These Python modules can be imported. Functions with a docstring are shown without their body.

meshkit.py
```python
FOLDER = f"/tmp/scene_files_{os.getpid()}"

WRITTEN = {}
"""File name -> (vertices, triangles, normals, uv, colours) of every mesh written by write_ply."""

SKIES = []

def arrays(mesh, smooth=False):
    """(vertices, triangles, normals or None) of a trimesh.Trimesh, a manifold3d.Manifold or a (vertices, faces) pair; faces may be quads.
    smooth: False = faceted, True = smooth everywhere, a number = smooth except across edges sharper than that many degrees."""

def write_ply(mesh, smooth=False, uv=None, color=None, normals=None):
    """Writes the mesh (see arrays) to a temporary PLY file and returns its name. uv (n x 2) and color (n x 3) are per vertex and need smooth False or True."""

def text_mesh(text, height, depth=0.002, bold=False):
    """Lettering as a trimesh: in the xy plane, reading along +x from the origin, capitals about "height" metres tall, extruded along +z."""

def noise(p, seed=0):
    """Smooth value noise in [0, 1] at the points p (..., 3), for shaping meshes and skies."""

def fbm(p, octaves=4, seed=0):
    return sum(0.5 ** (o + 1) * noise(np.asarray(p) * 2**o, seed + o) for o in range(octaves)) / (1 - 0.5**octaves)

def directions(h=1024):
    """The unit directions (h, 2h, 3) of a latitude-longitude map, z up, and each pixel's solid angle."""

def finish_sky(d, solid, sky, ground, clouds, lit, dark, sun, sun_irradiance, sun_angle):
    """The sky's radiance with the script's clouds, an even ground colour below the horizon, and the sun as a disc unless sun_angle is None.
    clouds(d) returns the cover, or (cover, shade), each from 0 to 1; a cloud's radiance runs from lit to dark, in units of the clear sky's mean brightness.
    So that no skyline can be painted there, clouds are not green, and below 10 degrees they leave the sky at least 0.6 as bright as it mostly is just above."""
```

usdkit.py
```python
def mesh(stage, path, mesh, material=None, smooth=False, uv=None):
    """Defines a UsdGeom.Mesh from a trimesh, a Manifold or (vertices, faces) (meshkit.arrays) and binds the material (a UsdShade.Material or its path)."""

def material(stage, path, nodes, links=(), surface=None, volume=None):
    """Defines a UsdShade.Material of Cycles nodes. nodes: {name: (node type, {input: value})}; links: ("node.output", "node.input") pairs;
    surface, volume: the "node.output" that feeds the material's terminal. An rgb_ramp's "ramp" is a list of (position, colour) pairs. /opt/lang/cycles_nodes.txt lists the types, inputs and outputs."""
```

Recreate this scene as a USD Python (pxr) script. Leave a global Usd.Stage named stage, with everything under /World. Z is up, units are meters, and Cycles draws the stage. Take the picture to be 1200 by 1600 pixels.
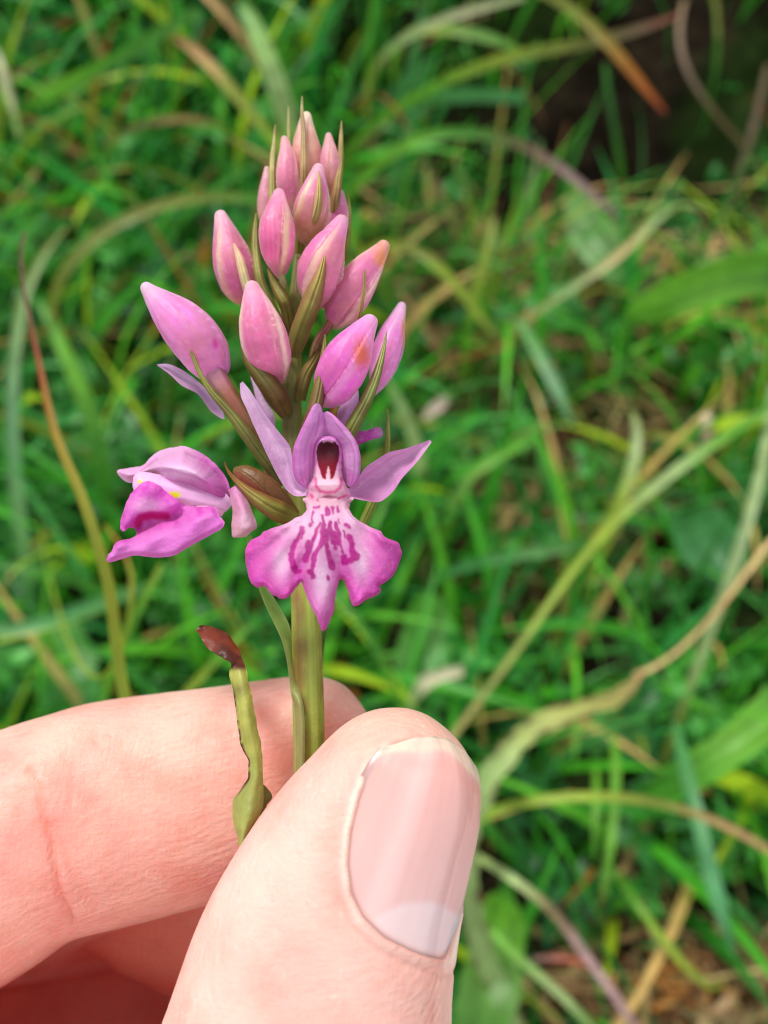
import math, random
import numpy as np
import trimesh, manifold3d
from scipy.interpolate import PchipInterpolator, CubicSpline
from scipy.spatial import Delaunay, cKDTree
from scipy.ndimage import gaussian_filter1d
import shapely
from shapely.geometry import Polygon, LineString
from pxr import Usd, UsdGeom, UsdLux, UsdShade, Gf, Sdf, Vt
import usdkit
import meshkit

stage = Usd.Stage.CreateInMemory()
UsdGeom.SetStageUpAxis(stage, UsdGeom.Tokens.z)
UsdGeom.SetStageMetersPerUnit(stage, 1.0)
UsdGeom.Xform.Define(stage, '/World')
UsdGeom.Scope.Define(stage, '/World/Looks')

# ------------------------------------------------------------------ camera, sky, sun, exposure
FPX = 1348.0                      # focal length in pixels of a 1200 px wide picture
PITCH = math.radians(60)
CAM = np.array([0.0, 0.0, 0.42])
D0 = 0.080                        # distance of the plant's stem
FWD = np.array([0, math.cos(PITCH), -math.sin(PITCH)])
UP = np.array([0, math.sin(PITCH), math.cos(PITCH)])
RIGHT = np.array([1.0, 0, 0])
BACK = -FWD

cam = UsdGeom.Camera.Define(stage, '/World/camera')
cam.CreateFocalLengthAttr(4.5)
cam.CreateHorizontalApertureAttr(4.5 * 1200 / FPX)
cam.CreateVerticalApertureAttr(4.5 * 1600 / FPX)
cam.CreateFStopAttr(4.5 / 1.5)
cam.CreateFocusDistanceAttr(0.0745)
cam.CreateClippingRangeAttr(Gf.Vec2f(0.01, 1000))
cam.CreateExposureAttr(1.27)
m4 = Gf.Matrix4d(1)
m4.SetRow(0, Gf.Vec4d(*RIGHT, 0)); m4.SetRow(1, Gf.Vec4d(*UP, 0)); m4.SetRow(2, Gf.Vec4d(*BACK, 0)); m4.SetRow(3, Gf.Vec4d(*CAM, 1))
UsdGeom.Xformable(cam).AddTransformOp().Set(m4)

SUN_EL, SUN_ROT = math.radians(60), math.radians(-38)
sun_dir = np.array([math.sin(SUN_ROT) * math.cos(SUN_EL), math.cos(SUN_ROT) * math.cos(SUN_EL), math.sin(SUN_EL)])
sun = UsdLux.DistantLight.Define(stage, '/World/sun')
sun.CreateIntensityAttr(0.40); sun.CreateAngleAttr(15.0); sun.CreateNormalizeAttr(True); sun.CreateColorAttr(Gf.Vec3f(1.0, 0.96, 0.90))
zz = sun_dir; xx = np.cross([0, 0, 1.0], zz); xx /= np.linalg.norm(xx); yy = np.cross(zz, xx)
ms = Gf.Matrix4d(1)
ms.SetRow(0, Gf.Vec4d(*xx, 0)); ms.SetRow(1, Gf.Vec4d(*yy, 0)); ms.SetRow(2, Gf.Vec4d(*zz, 0))
UsdGeom.Xformable(sun).AddTransformOp().Set(ms)
dome = UsdLux.DomeLight.Define(stage, '/World/sky')
dome.CreateIntensityAttr(1.0)
skymat = usdkit.material(stage, '/World/Looks/overcast_sky', {
    'sky': ('sky_texture', {'sky_type': 'single_scattering', 'sun_disc': False, 'sun_elevation': SUN_EL, 'sun_rotation': SUN_ROT}),
    'co': ('texture_coordinate', {}),
    'n': ('noise_texture', {'scale': 2.2, 'detail': 6.0, 'roughness': 0.55}),
    'r': ('rgb_ramp', {'ramp': [(0.30, (0.62, 0.62, 0.62)), (0.55, (0.88, 0.88, 0.88)), (0.8, (0.97, 0.97, 0.97))]}),
    'cl': ('rgb_ramp', {'ramp': [(0.3, (6.0, 6.05, 6.1)), (0.7, (9.5, 9.4, 9.2))]}),
    'mx': ('mix', {}),
    'bg': ('background_shader', {'strength': 0.052}),
}, [('co.generated', 'n.vector'), ('n.fac', 'r.fac'), ('n.fac', 'cl.fac'), ('r.color', 'mx.fac'), ('sky.color', 'mx.color1'), ('cl.color', 'mx.color2'), ('mx.color', 'bg.color')], surface='bg.background')
UsdShade.MaterialBindingAPI.Apply(dome.GetPrim()).Bind(skymat)
dome.GetPrim().SetCustomDataByKey('kind', 'structure')

# ------------------------------------------------------------------ helpers: points
def P(px, py, d=0.0):
    """A point seen at pixel (px, py) of the 1200 x 1600 photograph, d millimetres nearer than the stem's plane."""
    z = D0 - np.asarray(d, float) / 1000
    px, py = np.asarray(px, float), np.asarray(py, float)
    return CAM + ((px - 600) / FPX * z)[..., None] * RIGHT + ((800 - py) / FPX * z)[..., None] * UP + z[..., None] * FWD if np.ndim(px) or np.ndim(z) else CAM + (px - 600) / FPX * z * RIGHT + (800 - py) / FPX * z * UP + z * FWD

def proj(p):
    q = np.asarray(p) - CAM
    z = q @ FWD
    return 600 + FPX * (q @ RIGHT) / z, 800 - FPX * (q @ UP) / z, z

def H(px, py, h):
    """The point h metres above the ground plane seen at a pixel."""
    r = FWD + (px - 600) / FPX * RIGHT + (800 - py) / FPX * UP
    b = 0.0
    for _ in range(25):
        p = CAM + r * ((h + b - CAM[2]) / r[2])
        b = 0.5 * b + 0.5 * float(bank(p[1]))
    return p
def bank(y):
    """The meadow's slope rising away from the viewer."""
    return 0.17 * sst(y, 0.24, 0.95)

def c1(x, y): return (320 + .3 * x, 140 + .3 * y)
def c2(x, y): return (340 + .3 * x, 580 + .3 * y)
def c3(x, y): return (140 + .3 * x, 420 + .3 * y)
def c4(x, y): return (280 + .25 * x, 940 + .25 * y)

def S(r, g, b):
    """sRGB 0-255 to linear."""
    c = np.array([r, g, b], float) / 255
    return np.where(c <= 0.04045, c / 12.92, ((c + 0.055) / 1.055) ** 2.4)

def sst(x, a, b):
    t = np.clip((np.asarray(x, float) - a) / (b - a), 0, 1)
    return t * t * (3 - 2 * t)

def mixc(a, b, t):
    t = np.asarray(t)[..., None]
    return np.asarray(a) * (1 - t) + np.asarray(b) * t

def fb(p, scale, seed=0, oct=3):
    return meshkit.fbm(np.asarray(p) * scale, oct, seed)

# ------------------------------------------------------------------ helpers: prims
used = {}
def numbered(parent, name):
    k = used.get((parent, name), 0)
    used[(parent, name)] = k + 1
    return f'{parent}/{name}' if k == 0 else f'{parent}/{name}_{k:03d}'

BASES = {}
def thing(name, label, cat, base, group=None, kind=None):
    path = numbered('/World', name)
    x = UsdGeom.Xform.Define(stage, path)
    x.AddTranslateOp().Set(Gf.Vec3d(*map(float, base)))
    BASES[path] = np.asarray(base, float)
    tag(x.GetPrim(), label, cat, group, kind)
    return path

def tag(p, label=None, cat=None, group=None, kind=None):
    for k, v in (('label', label), ('category', cat), ('group', group), ('kind', kind)):
        if v:
            p.SetCustomDataByKey(k, v)

def put(parent, name, v, f, mat, col=None, label=None, smooth=True, kind=None):
    """One Mesh prim; v in world coordinates; parent a thing, a part, or None for a top-level mesh."""
    parent = parent or '/World'
    root = '/'.join(parent.split('/')[:3])
    base = BASES.get(root, np.zeros(3))
    path = numbered(parent, name)
    v = np.asarray(v, float)
    m = usdkit.mesh(stage, path, (v - base, f), '/World/Looks/' + mat, smooth=smooth)
    if col is not None:
        UsdGeom.PrimvarsAPI(m).CreatePrimvar('col', Sdf.ValueTypeNames.Color3fArray, 'vertex').Set(Vt.Vec3fArray.FromNumpy(np.clip(col, 0, 1).astype(np.float32)))
    tag(m.GetPrim(), label, kind=kind)
    return path

def top(name, v, f, mat, col, label, cat, group=None, kind=None, smooth=True):
    v = np.asarray(v, float)
    base = v[0].copy()
    path = numbered('/World', name)
    m = usdkit.mesh(stage, path, (v - base, f), '/World/Looks/' + mat, smooth=smooth)
    m.AddTranslateOp().Set(Gf.Vec3d(*map(float, base)))
    if col is not None:
        UsdGeom.PrimvarsAPI(m).CreatePrimvar('col', Sdf.ValueTypeNames.Color3fArray, 'vertex').Set(Vt.Vec3fArray.FromNumpy(np.clip(col, 0, 1).astype(np.float32)))
    tag(m.GetPrim(), label, cat, group, kind)
    BASES[path] = base
    return path

# ------------------------------------------------------------------ materials
def leafy(name, trans=0.3, rough=0.45, spec=0.4, noise_scale=900, bump=0.25, bdist=0.0002, var=0.18, sheen=0.0, stretch=(1, 1, 1)):
    usdkit.material(stage, '/World/Looks/' + name, {
        'at': ('attribute', {'attribute': 'col'}),
        'co': ('texture_coordinate', {}),
        'mp': ('mapping', {'scale': stretch}),
        'n': ('noise_texture', {'scale': float(noise_scale), 'detail': 4.0, 'roughness': 0.6}),
        'n2': ('noise_texture', {'scale': float(noise_scale) / 6, 'detail': 3.0}),
        'mr': ('map_range', {'from_min': 0.3, 'from_max': 0.7, 'to_min': 1 - var, 'to_max': 1 + var}),
        'hs': ('hsv', {}),
        'b': ('bump', {'strength': bump, 'distance': bdist}),
        'p': ('principled_bsdf', {'roughness': rough, 'specular_ior_level': spec, 'sheen_weight': sheen, 'sheen_roughness': 0.4}),
        't': ('translucent_bsdf', {}),
        'm': ('mix_closure', {'fac': trans}),
    }, [('co.object', 'mp.vector'), ('mp.vector', 'n.vector'), ('mp.vector', 'n2.vector'), ('n2.fac', 'mr.value'), ('mr.result', 'hs.value'), ('at.color', 'hs.color'), ('n.fac', 'b.height'),
        ('hs.color', 'p.base_color'), ('hs.color', 't.color'), ('b.normal', 'p.normal'), ('p.BSDF', 'm.closure1'), ('t.BSDF', 'm.closure2')], surface='m.closure')

def fleshy(name, sss=0.5, scale=0.001, radius=(1, 0.5, 0.6), rough=0.45, spec=0.35, noise_scale=1500, bump=0.3, bdist=0.00015, var=0.08, stretch=(1, 1, 1), sheen=0.0):
    usdkit.material(stage, '/World/Looks/' + name, {
        'at': ('attribute', {'attribute': 'col'}),
        'co': ('texture_coordinate', {}),
        'mp': ('mapping', {'scale': stretch}),
        'n': ('noise_texture', {'scale': float(noise_scale), 'detail': 5.0, 'roughness': 0.6}),
        'n2': ('noise_texture', {'scale': float(noise_scale) / 8, 'detail': 3.0}),
        'mr': ('map_range', {'from_min': 0.3, 'from_max': 0.7, 'to_min': 1 - var, 'to_max': 1 + var}),
        'hs': ('hsv', {}),
        'b': ('bump', {'strength': bump, 'distance': bdist}),
        'p': ('principled_bsdf', {'roughness': rough, 'specular_ior_level': spec, 'subsurface_weight': sss, 'subsurface_scale': scale, 'subsurface_radius': radius, 'subsurface_method': 'random_walk', 'sheen_weight': sheen}),
    }, [('co.object', 'mp.vector'), ('mp.vector', 'n.vector'), ('mp.vector', 'n2.vector'), ('n2.fac', 'mr.value'), ('mr.result', 'hs.value'), ('at.color', 'hs.color'), ('n.fac', 'b.height'),
        ('hs.color', 'p.base_color'), ('b.normal', 'p.normal')], surface='p.BSDF')

leafy('petal', trans=0.34, rough=0.5, spec=0.3, noise_scale=3000, bump=0.5, bdist=0.0002, var=0.07, sheen=0.15)
leafy('bract_skin', trans=0.22, rough=0.42, spec=0.4, noise_scale=3000, bump=0.4, bdist=0.00012, var=0.16)
leafy('leaf_blade', trans=0.45, rough=0.42, spec=0.45, noise_scale=700, bump=0.3, bdist=0.0003, var=0.16)
leafy('dry_leaf', trans=0.2, rough=0.7, spec=0.2, noise_scale=1500, bump=0.6, bdist=0.0004, var=0.25)
fleshy('bud_skin', sss=0.45, scale=0.0009, radius=(1, 0.45, 0.7), noise_scale=3800, bump=0.35, bdist=0.00012, rough=0.42, var=0.08, sheen=0.1)
fleshy('stem_skin', sss=0.25, scale=0.0006, radius=(0.7, 1, 0.3), noise_scale=2600, bump=0.5, bdist=0.00012, rough=0.4, var=0.15)
fleshy('column_skin', sss=0.3, scale=0.0006, radius=(1, 0.4, 0.4), noise_scale=3500, bump=0.25, rough=0.6, spec=0.12)
fleshy('nail_plate', sss=0.55, scale=0.0012, radius=(1, 0.5, 0.4), noise_scale=900, bump=0.12, bdist=0.0001, rough=0.27, spec=0.55, var=0.05, stretch=(1, .2, .2))

# skin: fine crossed furrows and pores
usdkit.material(stage, '/World/Looks/skin', {
    'at': ('attribute', {'attribute': 'col'}),
    'co': ('texture_coordinate', {}),
    'mpa': ('mapping', {'scale': (1, 0.28, 0.28), 'rotation': (0, 0, 0.45)}),
    'mpb': ('mapping', {'scale': (0.28, 1, 1), 'rotation': (0, 0, -0.3)}),
    'na': ('noise_texture', {'scale': 2600.0, 'detail': 3.0, 'roughness': 0.6, 'distortion': 0.3}),
    'nb': ('noise_texture', {'scale': 2400.0, 'detail': 3.0, 'roughness': 0.6, 'distortion': 0.3}),
    'vo': ('voronoi_texture', {'scale': 1700.0, 'feature': 'distance_to_edge'}),
    'vr': ('map_range', {'from_min': 0.0, 'from_max': 0.12, 'to_min': 0.0, 'to_max': 0.10, 'clamp': True}),
    'ad': ('math', {'math_type': 'add'}),
    'ad2': ('math', {'math_type': 'add'}),
    'wv': ('wave_texture', {'scale': 520.0, 'distortion': 7.0, 'detail': 3.0, 'detail_scale': 1.2, 'bands_direction': 'z'}),
    'ws': ('math', {'math_type': 'multiply_add', 'value2': 0.22}),
    'b': ('bump', {'strength': 0.5, 'distance': 0.0002}),
    'n2': ('noise_texture', {'scale': 230.0, 'detail': 4.0, 'roughness': 0.6}),
    'r2': ('rgb_ramp', {'ramp': [(0.34, (1.04, 1.07, 1.07)), (0.5, (1, 1, 1)), (0.68, (0.96, 0.84, 0.82))]}),
    'mu': ('mix', {'mix_type': 'multiply', 'fac': 1.0}),
    'n3': ('noise_texture', {'scale': 1500.0, 'detail': 2.0}),
    'rr': ('map_range', {'from_min': 0.3, 'from_max': 0.7, 'to_min': 0.42, 'to_max': 0.62}),
    'p': ('principled_bsdf', {'specular_ior_level': 0.38, 'subsurface_weight': 0.45, 'subsurface_scale': 0.0012, 'subsurface_radius': (1.0, 0.36, 0.22), 'subsurface_method': 'random_walk', 'subsurface_anisotropy': 0.6}),
}, [('co.object', 'mpa.vector'), ('co.object', 'mpb.vector'), ('mpa.vector', 'na.vector'), ('mpb.vector', 'nb.vector'), ('co.object', 'vo.vector'), ('vo.distance', 'vr.value'),
    ('na.fac', 'ad.value1'), ('nb.fac', 'ad.value2'), ('ad.value', 'ad2.value1'), ('vr.result', 'ad2.value2'), ('co.object', 'wv.vector'), ('wv.fac', 'ws.value1'), ('ad2.value', 'ws.value3'), ('ws.value', 'b.height'),
    ('co.object', 'n2.vector'), ('n2.fac', 'r2.fac'), ('at.color', 'mu.color1'), ('r2.color', 'mu.color2'), ('mu.color', 'p.base_color'), ('b.normal', 'p.normal'),
    ('co.object', 'n3.vector'), ('n3.fac', 'rr.value'), ('rr.result', 'p.roughness')], surface='p.BSDF')

usdkit.material(stage, '/World/Looks/soil', {
    'co': ('geometry', {}),
    'n': ('noise_texture', {'scale': 60.0, 'detail': 8.0, 'roughness': 0.65}),
    'n2': ('noise_texture', {'scale': 9.0, 'detail': 4.0}),
    'r': ('rgb_ramp', {'ramp': [(0.3, (0.007, 0.005, 0.0035)), (0.5, (0.02, 0.014, 0.009)), (0.68, (0.05, 0.035, 0.022)), (0.8, (0.10, 0.072, 0.045))]}),
    'rg': ('rgb_ramp', {'ramp': [(0.3, (0.008, 0.022, 0.004)), (0.7, (0.03, 0.06, 0.012))]}),
    'rf': ('rgb_ramp', {'ramp': [(0.47, (0, 0, 0)), (0.6, (0.85, 0.85, 0.85))]}),
    'm': ('mix', {}),
    'b': ('bump', {'strength': 0.8, 'distance': 0.004}),
    'p': ('principled_bsdf', {'roughness': 0.95, 'specular_ior_level': 0.05}),
}, [('co.position', 'n.vector'), ('co.position', 'n2.vector'), ('n.fac', 'r.fac'), ('n.fac', 'rg.fac'), ('n2.fac', 'rf.fac'), ('rf.color', 'm.fac'), ('r.color', 'm.color1'), ('rg.color', 'm.color2'), ('m.color', 'p.base_color'), ('n.fac', 'b.height'), ('b.normal', 'p.normal')], surface='p.BSDF')

# ------------------------------------------------------------------ builders
def grid_faces(nu, nv, wrap=False):
    i, j = np.meshgrid(np.arange(nu - 1), np.arange(nv if wrap else nv - 1), indexing='ij')
    a = i * nv + j; b = i * nv + (j + 1) % nv
    c = (i + 1) * nv + (j + 1) % nv; d = (i + 1) * nv + j
    return np.concatenate([np.stack([a, b, c], -1).reshape(-1, 3), np.stack([a, c, d], -1).reshape(-1, 3)])

def sheet(st, colf, nu=60, nv=21, wob=0.0, seed=0, ruffle=0.0, fold=0.0):
    """A petal or leaf: stations (left x, y, right x, y, depth left, centre, right) run from base to tip; colf(u, v, pts) with v from -1 to 1."""
    st = np.array(st, float)
    s = np.r_[0, np.cumsum(np.hypot(np.diff((st[:, 0] + st[:, 2]) / 2), np.diff((st[:, 1] + st[:, 3]) / 2)))]
    s /= s[-1]
    q = PchipInterpolator(s, st)(np.linspace(0, 1, nu))
    q = gaussian_filter1d(q, nu * 0.009, axis=0, mode='nearest')
    v = np.linspace(-1, 1, nv)
    w = (v + 1) / 2
    px = q[:, :1] * (1 - w) + q[:, 2:3] * w
    py = q[:, 1:2] * (1 - w) + q[:, 3:4] * w
    dl, dc, dr = q[:, 4:5], q[:, 5:6], q[:, 6:7]
    d = dc + (dr - dl) / 2 * v + ((dl + dr) / 2 - dc) * v ** 2
    if fold:
        d = d - fold * np.exp(-(v / 0.12) ** 2)
    u = np.linspace(0, 1, nu)[:, None] + 0 * v
    vv = v + 0 * u
    pts = P(px.ravel(), py.ravel(), d.ravel())
    if wob or ruffle:
        n = fb(pts, 500, seed) - 0.5
        n2 = fb(pts, 1300, seed + 7) - 0.5
        amt = wob * n + ruffle * n2 * (np.abs(vv).ravel() ** 3)
        pts = pts + (amt / 1000)[:, None] * BACK + (0.5 * ruffle * n / 1000 * np.abs(vv).ravel() ** 3)[:, None] * RIGHT
    return pts, grid_faces(nu, nv), colf(u.ravel(), vv.ravel(), pts)

def closed_tube(centers, e1, e2, nv=64, rfun=None):
    """Rings centre + e1 cos + e2 sin, closed with a point at either end."""
    nu = len(centers)
    th = np.linspace(0, 2 * np.pi, nv, endpoint=False)
    r = np.ones((nu, nv)) if rfun is None else rfun(np.linspace(0, 1, nu)[:, None], th[None])
    pts = centers[:, None] + r[..., None] * (np.cos(th)[None, :, None] * e1[:, None] + np.sin(th)[None, :, None] * e2[:, None])
    v = np.vstack([pts.reshape(-1, 3), centers[0], centers[-1]])
    f = [grid_faces(nu, nv, True)]
    a = np.arange(nv); b = (a + 1) % nv
    n = nu * nv
    f.append(np.stack([b, a, np.full(nv, n)], 1))
    f.append(np.stack([(nu - 1) * nv + a, (nu - 1) * nv + b, np.full(nv, n + 1)], 1))
    f = np.concatenate(f)
    m = trimesh.Trimesh(v, f, process=False)
    if m.volume < 0:
        f = f[:, ::-1]
    return v, f, np.r_[np.repeat(np.linspace(0, 1, nu), nv), 0, 1], np.r_[np.tile(th, nu), 0, 0]

BUDPROF = PchipInterpolator([0, .05, .14, .28, .42, .58, .72, .84, .93, .98, 1], [.12, .36, .66, .94, 1.0, .92, .73, .52, .37, .27, .08])
def bud_mesh(path, hw, depths, colf, phase=0.0, twist=0.8, prof=BUDPROF, flat=0.9, nu=80, nv=120, saw=0.17, lobes=3, seed=0):
    """path: pixels from base to tip; hw: half width in pixels; the body is wrapped of overlapping sepals."""
    path = np.array(path, float)
    s = np.r_[0, np.cumsum(np.hypot(*np.diff(path, axis=0).T))]; s /= s[-1]
    t = np.linspace(0, 1, nu) ** 0.95
    rs = np.random.default_rng(int(hw * 1000) % 9973)
    skew, bend = rs.uniform(.86, 1.2), rs.uniform(-.10, .10)
    pp = (CubicSpline(s, path) if len(path) > 2 else PchipInterpolator(s, path))(t)
    dd = PchipInterpolator(np.linspace(0, 1, len(depths)), depths)(t)
    c = P(pp[:, 0], pp[:, 1], dd)
    c = c + (bend * hw / FPX * D0 * np.sin(t * 5.5))[:, None] * RIGHT
    tan = np.gradient(c, axis=0); tan /= np.linalg.norm(tan, axis=1)[:, None]
    e1 = np.cross(tan, BACK); e1 /= np.linalg.norm(e1, axis=1)[:, None]
    e2 = np.cross(e1, tan)
    w = prof(t ** skew) * hw / FPX * (D0 - dd / 1000)
    def rf(u, th):
        k = ((th + phase + twist * u) / (2 * np.pi) * lobes) % 1.0
        ridge = np.exp(-((k - 0.5) / 0.10) ** 2)
        step = k - 0.5
        edge = sst(k, 0, 0.05) * (1 - sst(k, 0.97, 1.0))
        groove = 1 - 0.05 * (1 - edge)
        body = np.sin(np.pi * np.clip(u, 0, 1)) ** 0.5
        q = np.stack(np.broadcast_arrays(np.cos(th) * 6, np.sin(th) * 6, u * 2.0 + hw), -1)
        dents = 0.06 * (meshkit.fbm(q, 3, 5) - .5) * body
        return (1 + saw * step * body + 0.035 * ridge * body + dents) * groove
    v, f, u, th = closed_tube(c, e1 * w[:, None], e2 * (w * flat)[:, None], nv, rf)
    v = v + (fb(v, 900, seed) - 0.5)[:, None] * 0.00035 * np.sin(np.pi * u)[:, None] * (e2[0] * 0.7 + e1[0] * 0.5)
    k = ((th + phase + twist * u) / (2 * np.pi) * lobes) % 1.0
    return v, f, colf(u, th, k, v)

def rod(path, hw, depths, colf, nu=80, nv=28, ribs=0, ribamp=0.0, flat=1.0, caps=True):
    """A stalk: pixels, half widths in pixels, depths."""
    path = np.array(path, float)
    s = np.r_[0, np.cumsum(np.hypot(*np.diff(path, axis=0).T))]; s /= s[-1]
    t = np.linspace(0, 1, nu)
    pp = PchipInterpolator(s, path)(t)
    dd = PchipInterpolator(np.linspace(0, 1, len(depths)), depths)(t)
    ww = PchipInterpolator(np.linspace(0, 1, len(hw)), hw)(t)
    c = P(pp[:, 0], pp[:, 1], dd)
    tan = np.gradient(c, axis=0); tan /= np.linalg.norm(tan, axis=1)[:, None]
    e1 = np.cross(tan, BACK); e1 /= np.linalg.norm(e1, axis=1)[:, None]
    e2 = np.cross(e1, tan)
    w = ww / FPX * (D0 - dd / 1000)
    rf = (lambda u, th: 1 + ribamp * np.cos(ribs * th + 0.6 * u) ** 3) if ribs else None
    v, f, u, th = closed_tube(c, e1 * w[:, None], e2 * (w * flat)[:, None], nv, rf)
    return v, f, colf(u, th, v)

def outline_sheet(poly, depthf, colf, step=2.2):
    """A petal with a free outline: triangulated inside the outline, depthf and colf of the pixel position."""
    pg = Polygon(poly)
    ring = np.array(pg.exterior.coords)[:-1]
    k = len(ring)
    tt = np.arange(-3, k + 4)
    cs = CubicSpline(np.arange(k + 1), np.vstack([ring, ring[:1]]), bc_type='periodic')
    fine = cs(np.linspace(0, k, k * 16, endpoint=False))
    lc = np.linspace(0, 1, len(fine), endpoint=False) * 2 * np.pi
    rr = 4.5 * (meshkit.fbm(np.stack([np.cos(lc) * 11, np.sin(lc) * 11, 0 * lc + k], -1), 3, 4) - .5)
    fine = fine + rr[:, None] * np.stack([np.cos(3 * lc), np.sin(3 * lc)], -1)
    pg = Polygon(fine).buffer(0)
    if pg.geom_type != 'Polygon':
        pg = max(pg.geoms, key=lambda g: g.area)
    L = pg.exterior.length
    bd = np.array([pg.exterior.interpolate(x).coords[0] for x in np.arange(0, L, step)])
    x0, y0, x1, y1 = pg.bounds
    gx, gy = np.meshgrid(np.arange(x0, x1, step), np.arange(y0, y1, step))
    gx = gx + (np.arange(gx.shape[0]) % 2)[:, None] * step / 2
    g = np.c_[gx.ravel(), gy.ravel()]
    inner = pg.buffer(-step * 0.6)
    g = g[shapely.contains_xy(inner, g[:, 0], g[:, 1])]
    pts = np.vstack([bd, g])
    tri = Delaunay(pts).simplices
    cen = pts[tri].mean(1)
    tri = tri[shapely.contains_xy(pg, cen[:, 0], cen[:, 1])]
    a = pts[tri]
    cr = (a[:, 1, 0] - a[:, 0, 0]) * (a[:, 2, 1] - a[:, 0, 1]) - (a[:, 1, 1] - a[:, 0, 1]) * (a[:, 2, 0] - a[:, 0, 0])
    tri = tri[np.abs(cr) > 1e-6]; cr = cr[np.abs(cr) > 1e-6]
    tri = np.where((cr > 0)[:, None], tri[:, ::-1], tri)
    dist = shapely.distance(shapely.points(pts[:, 0], pts[:, 1]), pg.exterior)
    d = depthf(pts[:, 0], pts[:, 1], dist)
    return P(pts[:, 0], pts[:, 1], d), tri, colf(pts[:, 0], pts[:, 1], dist)

def seg_dist(x, y, a, b):
    a, b = np.array(a, float), np.array(b, float)
    ab = b - a
    t = np.clip(((x - a[0]) * ab[0] + (y - a[1]) * ab[1]) / max(ab @ ab, 1e-9), 0, 1)
    return np.hypot(x - a[0] - t * ab[0], y - a[1] - t * ab[1]), t

def strokes(x, y, lines, soft=1.2):
    """Painted marks: polylines with half widths; returns the mark's strength at each point."""
    out = np.zeros(len(x))
    for pts, w in lines:
        for a, b in zip(pts[:-1], pts[1:]):
            dd, _ = seg_dist(x, y, a, b)
            out = np.maximum(out, 1 - sst(dd, w - soft, w + soft))
    return out

# ------------------------------------------------------------------ ground
rng = np.random.default_rng(11)
_h, _e, _m = H(960, 260, 0.0), H(1120, 1580, 0.0), H(850, 740, 0.0)
HOLLOWS = [(_h[0], _h[1], .16, .08, -.11), (_e[0], _e[1], .06, .03, .02), (_m[0], _m[1], .04, .03, -.015)]
def ground_z(x, y):
    p = np.stack([x, y, 0 * x], -1)
    far = sst(np.hypot(x, y - 0.25), 0.9, 3.0)
    z = (fb(p, 9, 3, 4) - 0.5) * 0.035 + (fb(p, 70, 5, 3) - 0.5) * 0.012 * (1 - far)
    z = z + bank(y)
    for (hx, hy, sx, sy, dz) in HOLLOWS:
        z = z + dz * np.exp(-(((x - hx) / sx) ** 2 + ((y - hy) / sy) ** 2))
    return z
def ground():
    a = np.r_[-np.geomspace(60, 0.75, 16), np.arange(-0.7, 0.7001, 0.006), np.geomspace(0.75, 60, 16)]
    b = np.r_[-np.geomspace(60, 0.35, 16), np.arange(-0.3, 1.1001, 0.006), np.geomspace(1.15, 60, 16)]
    X, Y = np.meshgrid(a, b, indexing='ij')
    Z = ground_z(X.ravel(), Y.ravel())
    return np.c_[X.ravel(), Y.ravel(), Z], grid_faces(len(a), len(b))
gv, gf = ground()
usdkit.mesh(stage, '/World/ground', (gv, gf), '/World/Looks/soil', smooth=True).GetPrim().SetCustomDataByKey('kind', 'structure')

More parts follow.
